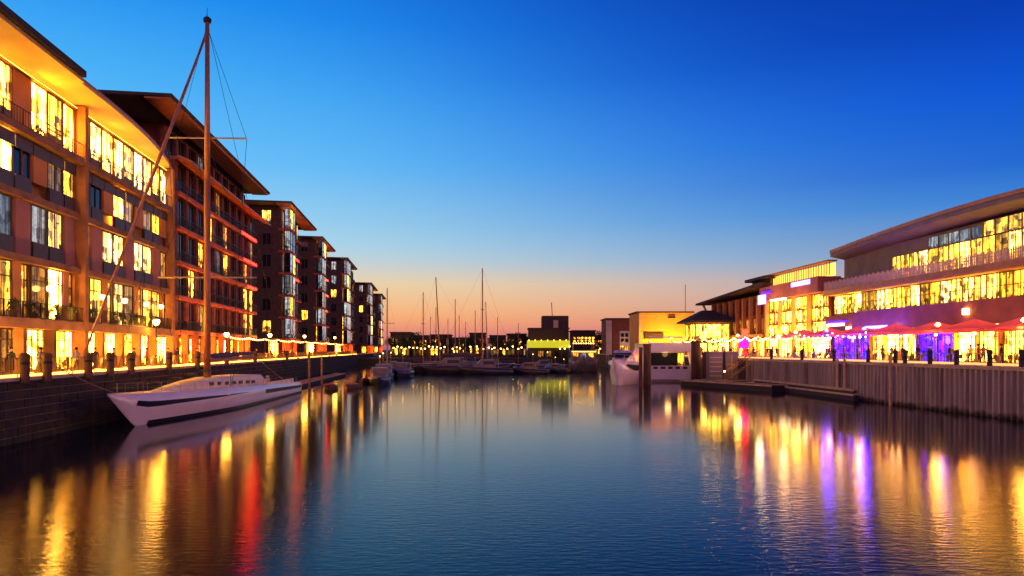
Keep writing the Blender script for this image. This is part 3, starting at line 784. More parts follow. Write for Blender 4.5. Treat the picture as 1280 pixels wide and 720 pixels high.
def put_sail(px, topy, Y, rz, label, lean=0):
    global sb_used
    H = 5+(437-topy)*Y/F; s = H/14.0
    mx = (px-640)/F*Y
    loc = (mx-4.4*s*math.cos(rz), Y-4.4*s*math.sin(rz), 0)
    if not sb_used: o = sb; sb_used = True; o.location = loc; o.rotation_euler = (0,lean,rz); o['label'] = label; o['group'] = 'sailing boats in the far marina'; o.scale = (s,s,s)
    else:
        o = place_copy(sb, loc, rz, label, 'sailing boats in the far marina', s); o.rotation_euler = (0,lean,rz)
    return o
put_sail(603,335,150,R(170),'moored sailing boat with the tallest bare mast in the far marina')
put_sail(551,348,152,R(5),'moored sailing boat with a tall leaning mast, left of the middle of the marina', R(-3))
put_sail(529,365,155,R(168),'moored sailing boat with a straight mast nearest the far houses')
put_sail(610,378,166,R(12),'moored sailing boat with a shorter mast just right of the tallest mast', R(-2))
put_sail(574,394,172,R(175),'small moored sailing boat with a short mast between two tall ones')
put_sail(582,402,180,R(20),'moored sailing boat with the shortest mast of the marina')
put_sail(545,384,190,R(160),'distant moored sailing boat with a thin mast left of the leaning one')
put_sail(569,374,196,R(10),'distant moored sailing boat with a very thin tall mast')
put_sail(560,398,165,R(8),'low sailing boat with a short mast right of the leaning mast')
put_sail(594,388,188,R(172),'distant sailing boat with a thin mast just left of the tallest mast')
put_sail(622,396,170,R(5),'small sailing boat with a short mast right of the tall pair')
put_sail(538,396,178,R(185),'small sailing boat with a short mast between the first and leaning masts')
put_sail(648,404,185,R(20),'smallest sailing boat, just left of the green lit terrace')
put_sail(484,360,128,R(95),'dark sailing boat with a pale green mast at the end of the left houses')

def motor_boat(hm='hull_dark', cm='hull_grey'):
    t = thing('motor_boat', 'x', 'motor boat')
    rg = hull_rings(8, 1.45, 1.15, .8, 1.0, .9, -.3, 12)
    MB().loft(rg).build('hull', M[hm], t, True)
    MB().loft([[(r[0][0], r[0][1]*.95, r[0][2]-.03), (r[0][0],0,r[0][2]+.03), (r[7][0], r[7][1]*.95, r[7][2]-.03)] for r in rg], False, False).build('deck', M['deck'], t)
    MB().loft([[(x,-w,.85),(x,-w*.85,.9+h),(x,w*.85,.9+h),(x,w,.85)] for x,w,h in ((1.8,.6,.1),(2.8,1.0,.6),(3.4,1.05,1.25),(5.4,1.05,1.3),(5.6,1.0,.1))]).build('cabin', M[cm], t)
    for s_ in (-1,1): MB().box(3.6,5.2,s_*1.0-.03,s_*1.0+.03,1.45,1.9).build('cabin_window', M['stripe'], t)
    mb = MB().path([(5.8,-1.1,.9),(5.8,-1.0,2.2),(5.8,1.0,2.2),(5.8,1.1,.9)], .04)
    mb.build('arch', M['alu'], t)
    MB().tube((5.0,0,2.2),(5.0,0,3.6),.03).build('light_mast', M['alu'], t)
    MB().lathe((5.0,0,3.6), [(.07,0),(.07,.12)], 8).build('mast_light', M['lamp_far'], t)
    return t
mbt = motor_boat(); mused = False
def put_motor(loc, rz, label, s=1.0, group='small boats moored along the left quay'):
    global mused
    if not mused: mused = True; mbt.location = loc; mbt.rotation_euler = (0,0,rz); mbt.scale = (s,)*3; mbt['label'] = label; mbt['group'] = group; return mbt
    return place_copy(mbt, loc, rz, label, group, s)
put_motor((-18.2,99,0), R(100), 'dark motor boat with white cabin, nearest of the boats beside the pontoon', 1.1)
put_motor((-20.5,112,0), R(96), 'dark motor boat moored behind the nearest one at the end of the pontoon', 1.2)
put_motor((-20.2,126,0), R(88), 'dark motor boat farther along, below the far apartment blocks', 1.2)
put_motor((-23.5,140,0), R(100), 'farthest dark motor boat on the left, close to the marina', 1.2)
put_motor((-19,150,0), R(10), 'low dark motor boat lying across in front of the marina masts', 1.5, 'small boats in the marina')
put_motor((-11,146,0), R(8), 'dark motor boat lying left of the long dark hull in the marina', 1.4, 'small boats in the marina')
put_motor((-1,150,0), R(-15), 'dark motor boat at the right end of the marina row', 1.1, 'small boats in the marina')
put_motor((5.4,158,0), R(20), 'small motor boat below the green lit terrace', .9, 'small boats in the marina')
put_motor((9.2,152,0), R(60), 'small dark motor boat left of the tour boat', .8, 'small boats in the marina')
put_motor((2.4,170,0), R(0), 'distant motor boat left of the green lit terrace', 1.2, 'small boats in the marina')
def dinghy(label, loc, rz, cov):
    t = thing('rowing_boat', label, 'rowing boat', loc, rz, 'rowing boats by the pontoon')
    rg = hull_rings(3.8, .75, .6, .5, .4, .85, -.15, 8)
    MB().loft(rg).build('hull', M['timber'], t, True)
    MB().loft([[(r[0][0], r[0][1]*.99, r[0][2]+.01), (r[0][0],0,r[0][2]+.28*math.sin(math.pi*min(1,r[0][0]/3.8+.05))), (r[7][0], r[7][1]*.99, r[7][2]+.01)] for r in rg], False, False).build('cover', M[cov], t)
dinghy('small rowing boat with a red cover behind the yacht stern', (-22.6,88.5,0), R(95), 'cloth_red')
dinghy('small rowing boat with an orange cover, right of the red covered one', (-20.9,91,0), R(80), 'orange_panel')
dinghy('small rowing boat with a dark cover at the pontoon end', (-21.5,104,0), R(95), 'cloth_dark')

# pontoon on the left
def pontoon(name_label, pts, w, z=.55, mat='pale_timber'):
    (x0,y0),(x1,y1) = pts; L = math.hypot(x1-x0,y1-y0); a = math.atan2(y1-y0,x1-x0)
    t = thing('pontoon', name_label, 'pontoon', (x0,y0,0), a)
    mb = MB(); n = int(L/.3)
    for i in range(n): mb.box(i*L/n+.01,(i+1)*L/n-.01,-w/2,w/2,z-.08,z)
    mb.build('decking', M[mat], t)
    MB().box(0,L,-w/2+.05,w/2-.05,-.2,z-.1).build('float', M['cloth_dark'], t)
    MB().box(0,L,-w/2-.05,-w/2,z-.12,z+.07).box(0,L,w/2,w/2+.05,z-.12,z+.07).build('edge_beam', M['kerb'], t)
    return t
pontoon('long wooden pontoon running from the yacht stern along the left quay', ((-27.4,84),(-32.2,136)), 1.6)
for i,(x,y,l) in enumerate(((-26.2,93,'tall pale mooring pile beside the near end of the left pontoon'),(-28.0,106,'tall pale mooring pile beside the middle of the left pontoon'))):
    tag(MB().lathe((0,0,0),[(.17,-2),(.16,4.6 if i==0 else 3.8),(.05,5.0 if i==0 else 4.1)],10).build('mooring_pile', M['pale_timber'], loc=(x,y,0)), l, 'pile', 'piles of the left pontoon')
# ------------------------------------------------------------------ cruiser, bow-on motor yacht, tour boat on the right
def cruiser():
    t = thing('motor_cruiser', 'large cream motor cruiser seen from its stern, moored between two thick piles', 'motor cruiser', (24.7,112,0), R(90))
    # x forward from the transom
    rings = []
    for x, w, h in ((0,3.3,1.9),(.3,3.45,1.9),(6,3.5,2.0),(11,3.1,2.2),(15,1.8,2.5),(17,.1,2.7)):
        rings.append([(x,-w,h),(x,-w*.97,.6),(x,-w*.8,-.5),(x,w*.8,-.5),(x,w*.97,.6),(x,w,h)])
    MB().loft(rings).build('hull', M['hull_white'], t)
    MB().box(-.9,0,-2.9,2.9,.3,.5).build('swim_platform', M['deck'], t)
    MB().box(.1,.5,-3.3,3.3,1.9,2.5).build('stern_seat', M['hull_white'], t)
    mb = MB()
    for i in range(5): mb.box(.02,.09,-2.6+i*1.15,-1.9+i*1.15,1.98,2.35)
    mb.build('cushion', M['sail'], t)
    MB().box(3.2,14,-2.9,2.9,1.95,4.7).build('saloon', M['hull_white'], t)
    MB().box(3.1,3.18,-1.7,2.6,2.3,4.5).build('saloon_door', M['dark_pane'], t)
    add_window(t, 3.08, -1.75, 2.35, 1.0, 2.1, 'yellow', 0, None, 0, 'frame', R(-90))
    for s_ in (-1,1):
        MB().loft([[(.2,s_*3.35-.25,1.95),(.2,s_*3.35+.1,1.95),(.9,s_*3.35+.1,1.95),(.9,s_*3.35-.25,1.95)],[(1.6,s_*3.2-.3,5.0),(1.6,s_*3.2+.1,5.0),(2.4,s_*3.2+.1,5.0),(2.4,s_*3.2-.3,5.0)]]).build('pillar', M['hull_white'], t)
    MB().box(.6,14,-3.45,3.45,4.72,5.05).build('flybridge_deck', M['hull_white'], t)
    MB().box(.8,1.0,-3.3,3.3,5.05,6.1).box(1,13,-3.4,-3.25,5.05,6.0).box(1,13,3.25,3.4,5.05,6.0).build('flybridge_side', M['hull_white'], t)
    MB().box(2,6,-2.2,2.2,5.06,5.7).build('flybridge_seat', M['sail'], t)
    mb = MB().path([(3,-3,5.1),(3.6,-2.6,7.0),(3.6,2.6,7.0),(3,3,5.1)], .1, 8); mb.build('radar_arch', M['hull_white'], t)
    lamp_light('cruiser_fill', (2,0,4.3), (1,.5,.15), 120, t)  # fill light added to brighten the cruiser stern, no lamp built there
cruiser()
def bow_on():
    t = thing('motor_yacht', 'white motor yacht with its bow towards the camera and a curved dark window', 'motor yacht', (14.0,99,0), R(68))
    rg = hull_rings(13.5, 2.3, 3.6, 2.6, 2.3, .9, -.4, 16)
    MB().loft(rg).build('hull', M['hull_white'], t, True)
    mb = MB()
    for s_ in (0,7):
        for j in range(3,9):
            a, b = rg[j], rg[j+1]; sg = -1 if s_ == 0 else 1
            m = (j-3)/6; hgt = .75*math.sin(math.pi*(j-2.6)/6.8); h2 = .75*math.sin(math.pi*(j-1.6)/6.8)
            mb.quad([(a[s_][0],a[s_][1]*.99+sg*.04,a[s_][2]-.45),(b[s_][0],b[s_][1]*.99+sg*.04,b[s_][2]-.45),(b[s_][0],b[s_][1]*.93+sg*.05,b[s_][2]-.45-max(.1,h2)),(a[s_][0],a[s_][1]*.93+sg*.05,a[s_][2]-.45-max(.1,hgt))])
    mb.build('hull_window', M['stripe'], t)
    MB().loft([[(r[0][0], r[0][1]*.96, r[0][2]-.02), (r[0][0],0,r[0][2]+.06), (r[7][0], r[7][1]*.96, r[7][2]-.02)] for r in rg], False, False).build('deck', M['deck'], t)
    MB().loft([[(x,-w,2.7),(x,-w*.85,2.8+h),(x,w*.85,2.8+h),(x,w,2.7)] for x,w,h in ((3.2,.9,.4),(5,1.6,1.5),(6.3,1.8,2.1),(11.5,1.8,2.1),(12,1.7,.2))]).build('cabin', M['hull_white'], t, False)
    MB().loft([[(x,-w,z),(x,-w,z+.02),(x,w,z+.02),(x,w,z)] for x,w,z in ((3.9,1.15,3.85),(4.95,1.4,4.5))]).build('windscreen', M['stripe'], t)
    mb = MB().path([(.4,0,4.4),(1.5,-1.1,4.3),(4,-2.1,4.1)],.035).path([(.4,0,4.4),(1.5,1.1,4.3),(4,2.1,4.1)],.035)
    for p in ((.4,0),(1.5,-1.1),(1.5,1.1),(4,-2.1),(4,2.1)): mb.tube((p[0],p[1],3.1),(p[0],p[1],4.25),.03)
    mb.build('bow_rail', M['alu'], t)
bow_on()
def tour_boat():
    t = thing('tour_boat', 'grey double deck tour boat with a yellow lit upper deck in the middle distance', 'tour boat', (15.8,158,0), R(86))
    rg = hull_rings(22, 3.3, 3.2, 2.4, 2.0, .9, -.4, 14, .22)
    MB().loft(rg).build('hull', M['hull_grey'], t, True)
    MB().box(2.5,20,-2.7,2.7,2.6,4.6).build('cabin', M['hull_grey'], t)
    for i in range(3): add_window(t, 2.42, 2.4-i*1.6, 3.2, 1.4, 1.2, 'yellow' if i != 1 else 'cool', 0, None, 0, 'frame', R(-90))
    MB().box(2.2,20.3,-2.9,2.9,4.62,4.8).build('upper_deck', M['hull_white'], t)
    MB().box(3,19,-2.4,2.4,6.6,6.8).build('awning', M['roof_dark'], t)
    for x in (3.2,8,13,18.5):
        for y in (-2.3,2.3): MB().tube((x,y,4.8),(x,y,6.6),.05).build('awning_post', M['alu'], t)
    mb = MB()
    for i in range(9): mb.lathe((3.1,-2.2+.55*i,6.4), [(.05,-.12),(.14,0),(.05,.12)], 8)
    mb.build('festoon_bulbs', M['lamp_far'], t)
    MB().box(2.38,2.44,-2.6,2.6,4.5,4.6).build('light_strip', M['strip'], t)
tour_boat()

# thick piles round the cruiser
def big_pile(label, px, Y, top, r):
    z = EYE+(437-top)*Y/F
    o = MB().lathe((0,0,0), [(r,-3),(r,z-.25),(r*1.12,z-.24),(r*1.12,z)], 14).build('mooring_pile', M['timber'], loc=((px-640)/F*Y, Y, 0))
    tag(o, label, 'pile', 'thick piles around the cruiser')
big_pile('thick dark pile left of the cruiser stern', 809, 104, 430, .55)
big_pile('slimmer dark pile beside the white motor yacht cabin', 801, 97, 434, .25)
big_pile('thick dark pile right of the cruiser stern', 870, 110, 426, .75)
big_pile('broad dark pile right of the thick one by the cabinets', 883, 108, 440, .6)

# ------------------------------------------------------------------ right bank pontoons, cabinets, stair
pontoon('dark wooden pontoon lying in front of the steel cabinets', ((24.6,101),(31.6,85)), 2.4, .75, 'timber')
pontoon('long narrow pontoon along the steel quay wall', ((32.0,97),(33.5,70)), .6, .6)
pontoon('upper timber walkway beam fixed along the steel quay wall', ((32.45,96),(33.85,71)), .35, 1.0)
def cabinet(label, px, w, Y, kind):
    t = thing('service_cabinet', label, 'cabinet', ((px-640)/F*Y, Y, .75), 0, 'steel cabinets on the right pontoon')
    h = 3.9
    MB().box(0,w,0,1.4,0,h).build('body', M['grey_wall'], t)
    MB().box(-.08,w+.08,-.08,1.5,h,h+.14).build('lid', M['fin'], t)
    mb = MB()
    if kind: 
        for i in range(5): mb.box(.15,w-.15,-.05,-.01,.5+i*.65,.62+i*.65)
    else: mb.box(w/2-.05,w/2+.05,-.05,-.01,.2,h-.3).box(.15,w-.15,-.045,-.012,h*.55,h*.55+.1)
    mb.build('door_slats', M['fin'], t)
pontoon('short floating landing stage under the steel cabinets', ((27.0,101.5),(33.2,101.5)), 3.4, .74, 'timber')
cabinet('tall steel cabinet with slatted front, left one of the pair beside the stair', 886, 1.95, 101, 1)
cabinet('tall steel cabinet with a crossed frame, right one of the pair beside the stair', 907, 1.75, 101, 0)
def stair():
    t = thing('quay_stair', 'orange lit timber stair climbing from the landing stage to the right promenade', 'stair', (32.2,97.5,0), RROT)
    mb = MB()
    for i in range(14): mb.box(-2+i*.0, -2+1.4, -1.2+i*.3-1.6, -1.2+i*.3-1.32, .8+i*.21, .88+i*.21)
    mb.build('treads', M['pale_timber'], t)
    MB().path([(-1.9,-2.8,1.9),(-1.9,1.5,4.9)],.07).path([(-.5,-2.8,1.9),(-.5,1.5,4.9)],.07).tube((-1.9,-2.8,.8),(-1.9,-2.8,1.9),.06).tube((-.5,-2.8,.8),(-.5,-2.8,1.9),.06).build('handrail', M['copper'], t)
    lamp_light('stair_light', (-1.2,-2.0,3.4), (1,.4,.08), 130, t)
    MB().lathe((-1.9,-2.8,1.9), [(.1,0),(.12,.15),(.05,.2)], 8).build('stair_lamp', M['lamp'], t)
stair()
def wall_pile(label, px, Y, top, bot, r, mat):
    z0 = -1; z1 = EYE+(437-top)*Y/F
    o = MB().lathe((0,0,0), [(r,z0),(r,z1-.1),(r*.5,z1)], 10).build('fender_pile', M[mat], loc=((px-640)/F*Y, Y, 0)); tag(o, label, 'pile', 'fender piles on the steel wall')
for i,(px,d) in enumerate(((1047,'left one of the pale pair'),(1056,'right one of the pale pair'),(1113,'violet grey one right of the pale pair'))):
    Y = 38.0/((px-640)/F+.057)
    wall_pile('slim pile standing against the steel quay wall, '+d, px, Y, 447 if i<2 else 443, 0, .14, 'fin')

# ------------------------------------------------------------------ right bank buildings
def hall():
    y0 = 101; t = thing('glass_hall', 'large modern hall with a sweeping copper edged roof and yellow glazed upper floor', 'building', rloc(y0), RROT, None)
    L = 50
    MB().box(.6, L, 1.7, 16, 13.0, 18.0).build('upper_wall', M['grey_wall'], t)
    MB().box(.3, L, .6, 16, 3.7, 12.55).build('lower_wall', M['grey_wall'], t)
    MB().box(.2, L, -1.2, 1.7, 12.6, 13.2).build('terrace_slab', M['copper'], t)
    MB().box(.3, L, -.9, .55, 12.45, 12.59).build('terrace_soffit', M['cream_soffit'], t)
    mb = MB()
    for i in range(int((L+1)/.28)):
        x = .3+i*.27; hh = 1.15+.12*math.sin(i*1.7)
        mb.box(x, x+.15, -1.05, -.99, 13.2, 13.2+hh)
    mb.box(.3,L,-1.0,-.95,13.5,13.56).box(.3,L,-1.0,-.95,14.1,14.16)
    mb.build('terrace_railing', M['fin'], t)
    # upper glazing
    s0 = (101-88.7)*RN; cw = 1.75
    for i in range(20):
        x = s0+i*cw
        add_window(t, x, 1.5, 13.4, cw, 3.0, ('gold','glare','gold','yellow','gold','gold','white','gold','glare')[(i*5)%9], 1, .3, 0, 'gold_frame')
        if i >= 4: add_window(t, x, 1.5, 16.42, cw, 1.55 if i > 8 else 1.3, ('gold' if i % 3 else 'yellow') if i > 8 else 'cool', 0, None, 0, 'gold_frame')
    # lower glazing: tall panes, 2 rows of mullions
    for i in range(27):
        x = .4+i*1.75
        add_window(t, x, .35, 9.9, 1.75, 2.5, ('glare','gold','shop','glare','white','gold','yellow')[(i*3)%7], 1, .5, 0, 'gold_frame')
    # band above the bars
    MB().box(.3, 9, -.9, .3, 8.1, 9.6).build('fascia', M['rose_wall'], t)
    MB().box(9.8, 40, -2.2, .3, 7.4, 9.75).build('fascia', M['rose_wall'], t)
    # bars on the ground floor
    kinds = ['purple','purple','purple','shop','shop','shop','purple','purple','shop','shop','shop','yellow','shop','shop']
    for i in range(14):
        x = .5+i*3.2
        add_window(t, x, .3, 3.72, 3.0, 3.4, kinds[i], 2, .75, 0, 'gold_frame')
        MB().box(x+3.0, x+3.2, -.1, .5, 3.7, 7.3).build('column', M['copper'], t)
    MB().box(13.2,17.6,-2.42,-2.21,7.5,7.85).build('sign_tube', M['strip_blue'], t)
    for x_ in (11,14,17,20): spot('violet_wash', (x_,-4.5,6.2), (x_,-2.2,8.8), (.03,.002,1), 900, 80, t)
    MB().box(1.0,5.5,-1.1,-.91,8.2,8.5).build('sign_tube', M['strip_white'], t)
    MB().box(1.0,6.5,-1.1,-.91,8.65,8.85).build('sign_tube', M['strip_purple'], t)
    MB().box(19.2,20.0,-2.6,-2.22,7.0,7.5).build('wall_lamp', M['lamp'], t)
    MB().box(30.7,31.3,-2.5,-2.22,8.4,9.0).build('wall_lamp', M['lamp'], t)
    MB().box(6.5,7.3,-1.2,-.91,7.4,8.0).build('wall_lamp', M['lamp'], t)
    MB().box(9,40,-1.9,-1.7,7.28,7.38).build('light_strip', M['strip_soffit'], t)
    # roof: curved in elevation and plan
    rings = []; rs = []
    for k in range(21):
        u = k/20; x = .8+u*(L-.8); zt = 18.35+1.6*math.sin(min(1,u*1.35)*math.pi/2) - 1.1*u; ov = -.5-.35*math.sin(u*math.pi)
        rings.append([(x,ov,zt),(x,16,zt+1.2),(x,16,zt+1.6),(x,ov,zt+.42)])
        rs.append([(x,ov+.1,zt-.5),(x,1.8,zt-.9),(x,1.8,zt-.05),(x,ov+.1,zt-.02)])
    MB().loft(rings).build('roof', M['copper'], t)
    MB().loft(rs).build('soffit', M['grey_wall'], t)
    return t
hall()
def glare_building():
    y0 = 122; t = thing('glass_restaurant', 'brilliantly lit yellow glass restaurant with glowing roof crown, left of the large hall', 'building', rloc(y0), RROT)
    L = 20
    MB().box(0, L, .6, 14, 3.7, 15.2).build('wall', M['rose_wall'], t)
    MB().box(-.4, L+.2, -1.4, 2, 13.2, 15.4).build('fascia', M['rose_wall'], t)
    n = 12; cw = L/n
    for i in range(n):
        for k, (z, h) in enumerate(((7.3,1.8),(9.2,1.9),(11.2,1.9))):
            add_window(t, i*cw, .35 if i % 4 else .2, z, cw, h, 'glare', 1, None, 0, 'gold_frame')
    for i in range(6): add_window(t, i*L/6, .3, 3.75, L/6, 3.1, 'shop', 2, .7, 0, 'gold_frame')
    for x in (0,5,10,15): MB().box(x-.15,x+.15,-.5,.1,3.7,13.2).build('column', M['cream_soffit'], t)
    MB().box(3.5,9,-1.2,-.9,12.9,13.15).build('light_strip', M['strip_white'], t)
    MB().box(5,9.5,-.8,-.2,6.95,7.25).build('light_strip', M['strip_white'], t)
    MB().box(12,17,-.8,-.2,6.95,7.2).build('light_strip', M['strip_white'], t)
    # slatted glowing crown
    for i in range(26): MB().box(-.3+i*.8, -.12+i*.8, .5, .58, 15.6, 17.5).build('crown_slat', M['cream_soffit'], t)
    MB().box(-.4,L+.4,.9,1.1,15.5,17.3).build('crown_screen', glow('crown_glow',(1,.5,.07),2.6), t)
    MB().box(-.6,L+.5,-.1,1.3,17.5,17.7).build('crown_cap', M['copper'], t)
    MB().box(12,18,-1.55,-1.42,14.5,15.2).build('sign_panel', M['strip_blue'], t)
    MB().box(-.6,2.4,-1.6,-1.42,12.6,14.2).build('sign_panel', M['strip_blue'], t)
    MB().box(1.4,4.4,-1.7,-1.42,14.3,14.6).build('sign_tube', M['strip_purple'], t)
    lamp_light('fascia_flood', (6,-4.0,12.0), (1,.6,.2), 1200, t)
    lamp_light('fascia_flood', (15,-4.0,12.0), (1,.5,.2), 900, t)
glare_building()
def brown_building():
    y0 = 150; t = thing('colonnade_building', 'brown ribbed building with upswept dark roof, left of the bright restaurant', 'building', rloc(y0), RROT)
    L = 27
    MB().box(0, L, .5, 14, 3.7, 14.6).build('wall', M['brown_brick'], t)
    for i in range(9):
        MB().box(i*L/8-.2, i*L/8+.2, -.25, .5, 3.7, 14.4).build('rib', M['copper'], t)
    for i in range(8):
        for z, h, kd in ((10.9,3.2,'dark'),(7.9,2.6,'dim')):
            add_window(t, i*L/8+.3, .3, z, L/8-.6, h, kd, 1, None, 0, 'gold_frame')
        add_window(t, i*L/8+.3, .3, 3.8, L/8-.6, 2.9, 'shop', 1, None, 0, 'gold_frame')
    MB().box(-.5, L, -.6, .3, 7.2, 7.7).build('ledge', M['copper'], t)
    MB().loft([[(-6,-1.8,14.5),(-6,12,14.8),(-6,12,15.1),(-6,-1.8,14.9)],[(L+1,-1.8,15.8),(L+1,12,16.4),(L+1,12,17.0),(L+1,-1.8,16.3)]]).build('roof', M['roof_dark'], t)
    MB().box(20,L+2,-1,5,17.0,17.5).box(21,L,0,4,16.2,17.0).build('roof_lantern', M['roof_dark'], t)
    MB().path([(-4.5,-.5,14.4),(-2,-.4,12.3),(0,-.3,10.2)],.25,6).build('roof_strut', M['fin'], t)
brown_building()
def pavilion():
    x0, y0 = 35.0, 138; t = thing('lit_pavilion', 'small pavilion with a dark hipped roof over a glowing yellow glazed room', 'building', (x0,y0,3.7), 0)
    w = 6.9; d = 8
    MB().box(0,w,0,d,0,3.0).build('base', M['timber'], t)
    MB().box(.2,w-.2,.3,d,3.0,6.6).build('wall', M['cream_soffit'], t)
    for i in range(4): add_window(t, .2+i*(w-.4)/4, .15, 3.2, (w-.4)/4, 3.0, 'glare', 0, .6, 0, 'gold_frame')
    for i in range(4): add_window(t, .05, d-.4-i*1.9, 3.2, 1.85, 3.0, 'glare', 0, .6, 0, 'gold_frame', R(-90))
    for i in range(3): add_window(t, .4+i*2.1, -.13, .3, 1.9, 2.3, 'shop', 1, None, 0, 'gold_frame')
    MB().loft([[(-1.4,-1.4,6.5),(w+1.4,-1.4,6.5),(w+1.4,d+1.4,6.5),(-1.4,d+1.4,6.5)],[(-1.2,-1.2,6.9),(w+1.2,-1.2,6.9),(w+1.2,d+1.2,6.9),(-1.2,d+1.2,6.9)],[(w*.35,d*.4,9.0),(w*.65,d*.4,9.0),(w*.65,d*.6,9.0),(w*.35,d*.6,9.0)]]).build('roof', M['roof_dark'], t)
pavilion()
def simple_block(name, label, px0, px1, Y, topy, wm, base=3.7, depth=12, rows=2, cols=4, kind='dim', zw=None, extra=None):
    x0 = (px0-640)/F*Y; x1 = (px1-640)/F*Y; z1 = EYE+(437-topy)*Y/F
    t = thing(name, label, 'building', (x0,Y,0), 0); w = x1-x0
    MB().box(0,w,0,depth,base,z1).build('wall', M[wm], t)
    MB().box(-.3,w+.3,-.3,depth+.3,z1,z1+.35).build('roof', M['roof_dark'], t)
    zw0, zw1 = zw or (base+.8, z1-.6); hh = (zw1-zw0)/max(1,rows)
    rn = random.Random(int(px0))
    for r in range(rows):
        for c in range(cols):
            kd = kind if isinstance(kind, str) else rn.choice(kind)
            add_window(t, w*(c+.15)/cols, -.13, zw0+r*hh, w*.7/cols, hh*.72, kd, 0, None, 0)
    if extra: extra(t, w, z1)
    return t
def ex_or(t, w, z1):
    MB().box(w*.02,w*.06,-.35,0,4,z1-.1).build('corner_pier', M['white_wall'], t)
    MB().box(w*.12,w*.46,-.5,-.02,7.6,8.9).build('balcony', M['roof_dark'], t)
    MB().box(w*.55,w*.68,-.4,-.02,z1-1.3,z1-.9).build('vent', M['roof_dark'], t)
    MB().tube((w*.92,3,z1+.3),(w*.92,3,z1+7),.09).build('antenna', M['alu'], t)
    for i, x in enumerate((w*.3,w*.75)):
        s_ = spot('flood_lamp', (x,-5,4.6), (x,0,10.5), (1,.45,.05), 9000, 120, t)
simple_block('orange_building', 'plain bright orange floodlit building with a flat roof behind the cruiser', 797, 866, 172, 391, 'orange_wall', rows=1, cols=6, kind='dim', zw=(4.4,7.2), extra=ex_or)
def ex_wh(t, w, z1):
    MB().box(-.1,w*.16,-.6,0,3.7,z1-.4).build('side_pier', M['white_wall'], t)
    MB().box(w*.42,w,-.35,0,3.7,10.6).build('lower_front', M['white_wall'], t)
    for r in range(2):
        for c in range(4): add_window(t, w*.46+c*w*.135, -.5, 7.2+r*1.6, w*.1, 1.1, 'dark', 0)
    for c in range(4): add_window(t, w*.44+c*w*.14, -.5, 4.2, w*.12, 2.0, 'yellow', 0)
    lamp_light('front_lamp', (w*.6,-4,7.0), (1,.6,.35), 500, t)
simple_block('white_building', 'pale square building with small dark windows, left of the orange building', 758, 797, 216, 399, 'brown_brick', rows=0, cols=0, extra=ex_wh)
def ex_green(t, w, z1):
    MB().box(-.6,w+.2,-2.2,-.0,5.6,8.0).build('terrace_screen', M['strip_green'], t)
    MB().box(w*.34,w,1,10,z1+.36,z1+4.4).build('tower', M['roof_dark'], t)
    MB().box(w*.62,w*.74,.85,.98,z1-2.8,z1+2.9).build('tower_window', M['white_wall'], t)
    MB().tube((w*.6,3,z1+4.4),(w*.58,3,z1+9),.12).build('antenna', M['iron'], t)
    mb = MB()
    for i in range(7): mb.lathe((w*i/6.5,-2.4,8.1),[(.05,-.1),(.16,0),(.05,.1)],8)
    mb.build('bulbs', M['lamp_far'], t)
simple_block('terrace_building', 'dark stepped building with a chimney mast above a green lit terrace', 661, 711, 240, 411, 'dark_brick', base=2.2, rows=1, cols=5, kind=['dark','dim'], zw=(2.5,5.4), extra=ex_green)
def ex_small(t, w, z1):
    MB().box(-.5,w+.5,-1.2,-.02,z1-3.0,z1-2.6).build('canopy', M['roof_dark'], t)
simple_block('quay_house', 'small dark building with a golden window band behind the tour boat', 716, 744, 236, 414, 'dark_brick', base=2.2, rows=1, cols=6, kind='yellow', zw=(7.2,9.9), extra=ex_small)
far = [(488,512,262,416,'dim'),(516,534,258,420,'yellow'),(538,562,270,419,'dim'),(566,584,262,423,'yellow'),(587,606,266,417,'dim'),(612,632,262,420,'yellow'),(634,658,264,418,'dark'),(744,758,250,420,'yellow')]
fl = ['at the foot of the left apartment blocks','right of the leftmost far house','wide one left of the leaning mast','low one right of the leaning mast','below the tallest mast','right of the tallest mast','left of the green lit terrace','between the tour boat and the pale square building']
for (a,b,yy,ty,k), l in zip(far, fl):
    o = simple_block('far_house', 'low dark house on the far shore, '+l, a, b, yy, ty, 'dark_brick', base=2.1, rows=2, cols=5, kind=['dark','dim','yellow',k]); o['group'] = 'low houses on the far shore'

# trees on the far shore
def tree_var(seed, h):
    rn = random.Random(seed); tr = thing('broadleaf_tree', 'x', 'tree')
    mb = MB().tube((0,0,0),(.1,0,h*.45),.28,.16,8)
    br = []
    for k in range(5):
        a = rn.uniform(0,6.28); e = (math.cos(a)*h*.22, math.sin(a)*h*.22, h*rn.uniform(.5,.75)); mb.tube((.1,0,h*.4), e, .1, .04, 6); br.append(e)
    mb.build('trunk', M['bark'], tr)
    mb = MB()
    for k in range(9):
        c = br[k] if k < 5 else (rn.uniform(-.2,.2)*h, rn.uniform(-.2,.2)*h, h*rn.uniform(.5,.9))
        leaf_clump(mb, c, h*rn.uniform(.13,.22), 130, .22, rn)
    mb.build('crown', M['foliage'], tr)
    return tr
tv = [tree_var(1,8.5), tree_var(2,7.5), tree_var(4,9)]
tpos = [(492,250),(503,244),(520,252),(534,248),(548,246),(563,252),(578,247),(592,250),(600,245),(620,248),(632,243),(645,246),(654,252),(733,262),(750,244),(757,240)]
tdesc = ['beside the last left apartment block','just right of the leftmost far tree','behind the first marina mast','between the first two marina masts','behind the leaning mast','right of the leaning mast','left of the tallest mast','close to the left of the tallest mast','directly behind the tallest mast','right of the two masts in the middle','left of the dark middle house','by the dark middle house','at the left corner of the green lit terrace','behind the quay house roof','right of the tour boat','left of the pale square building']
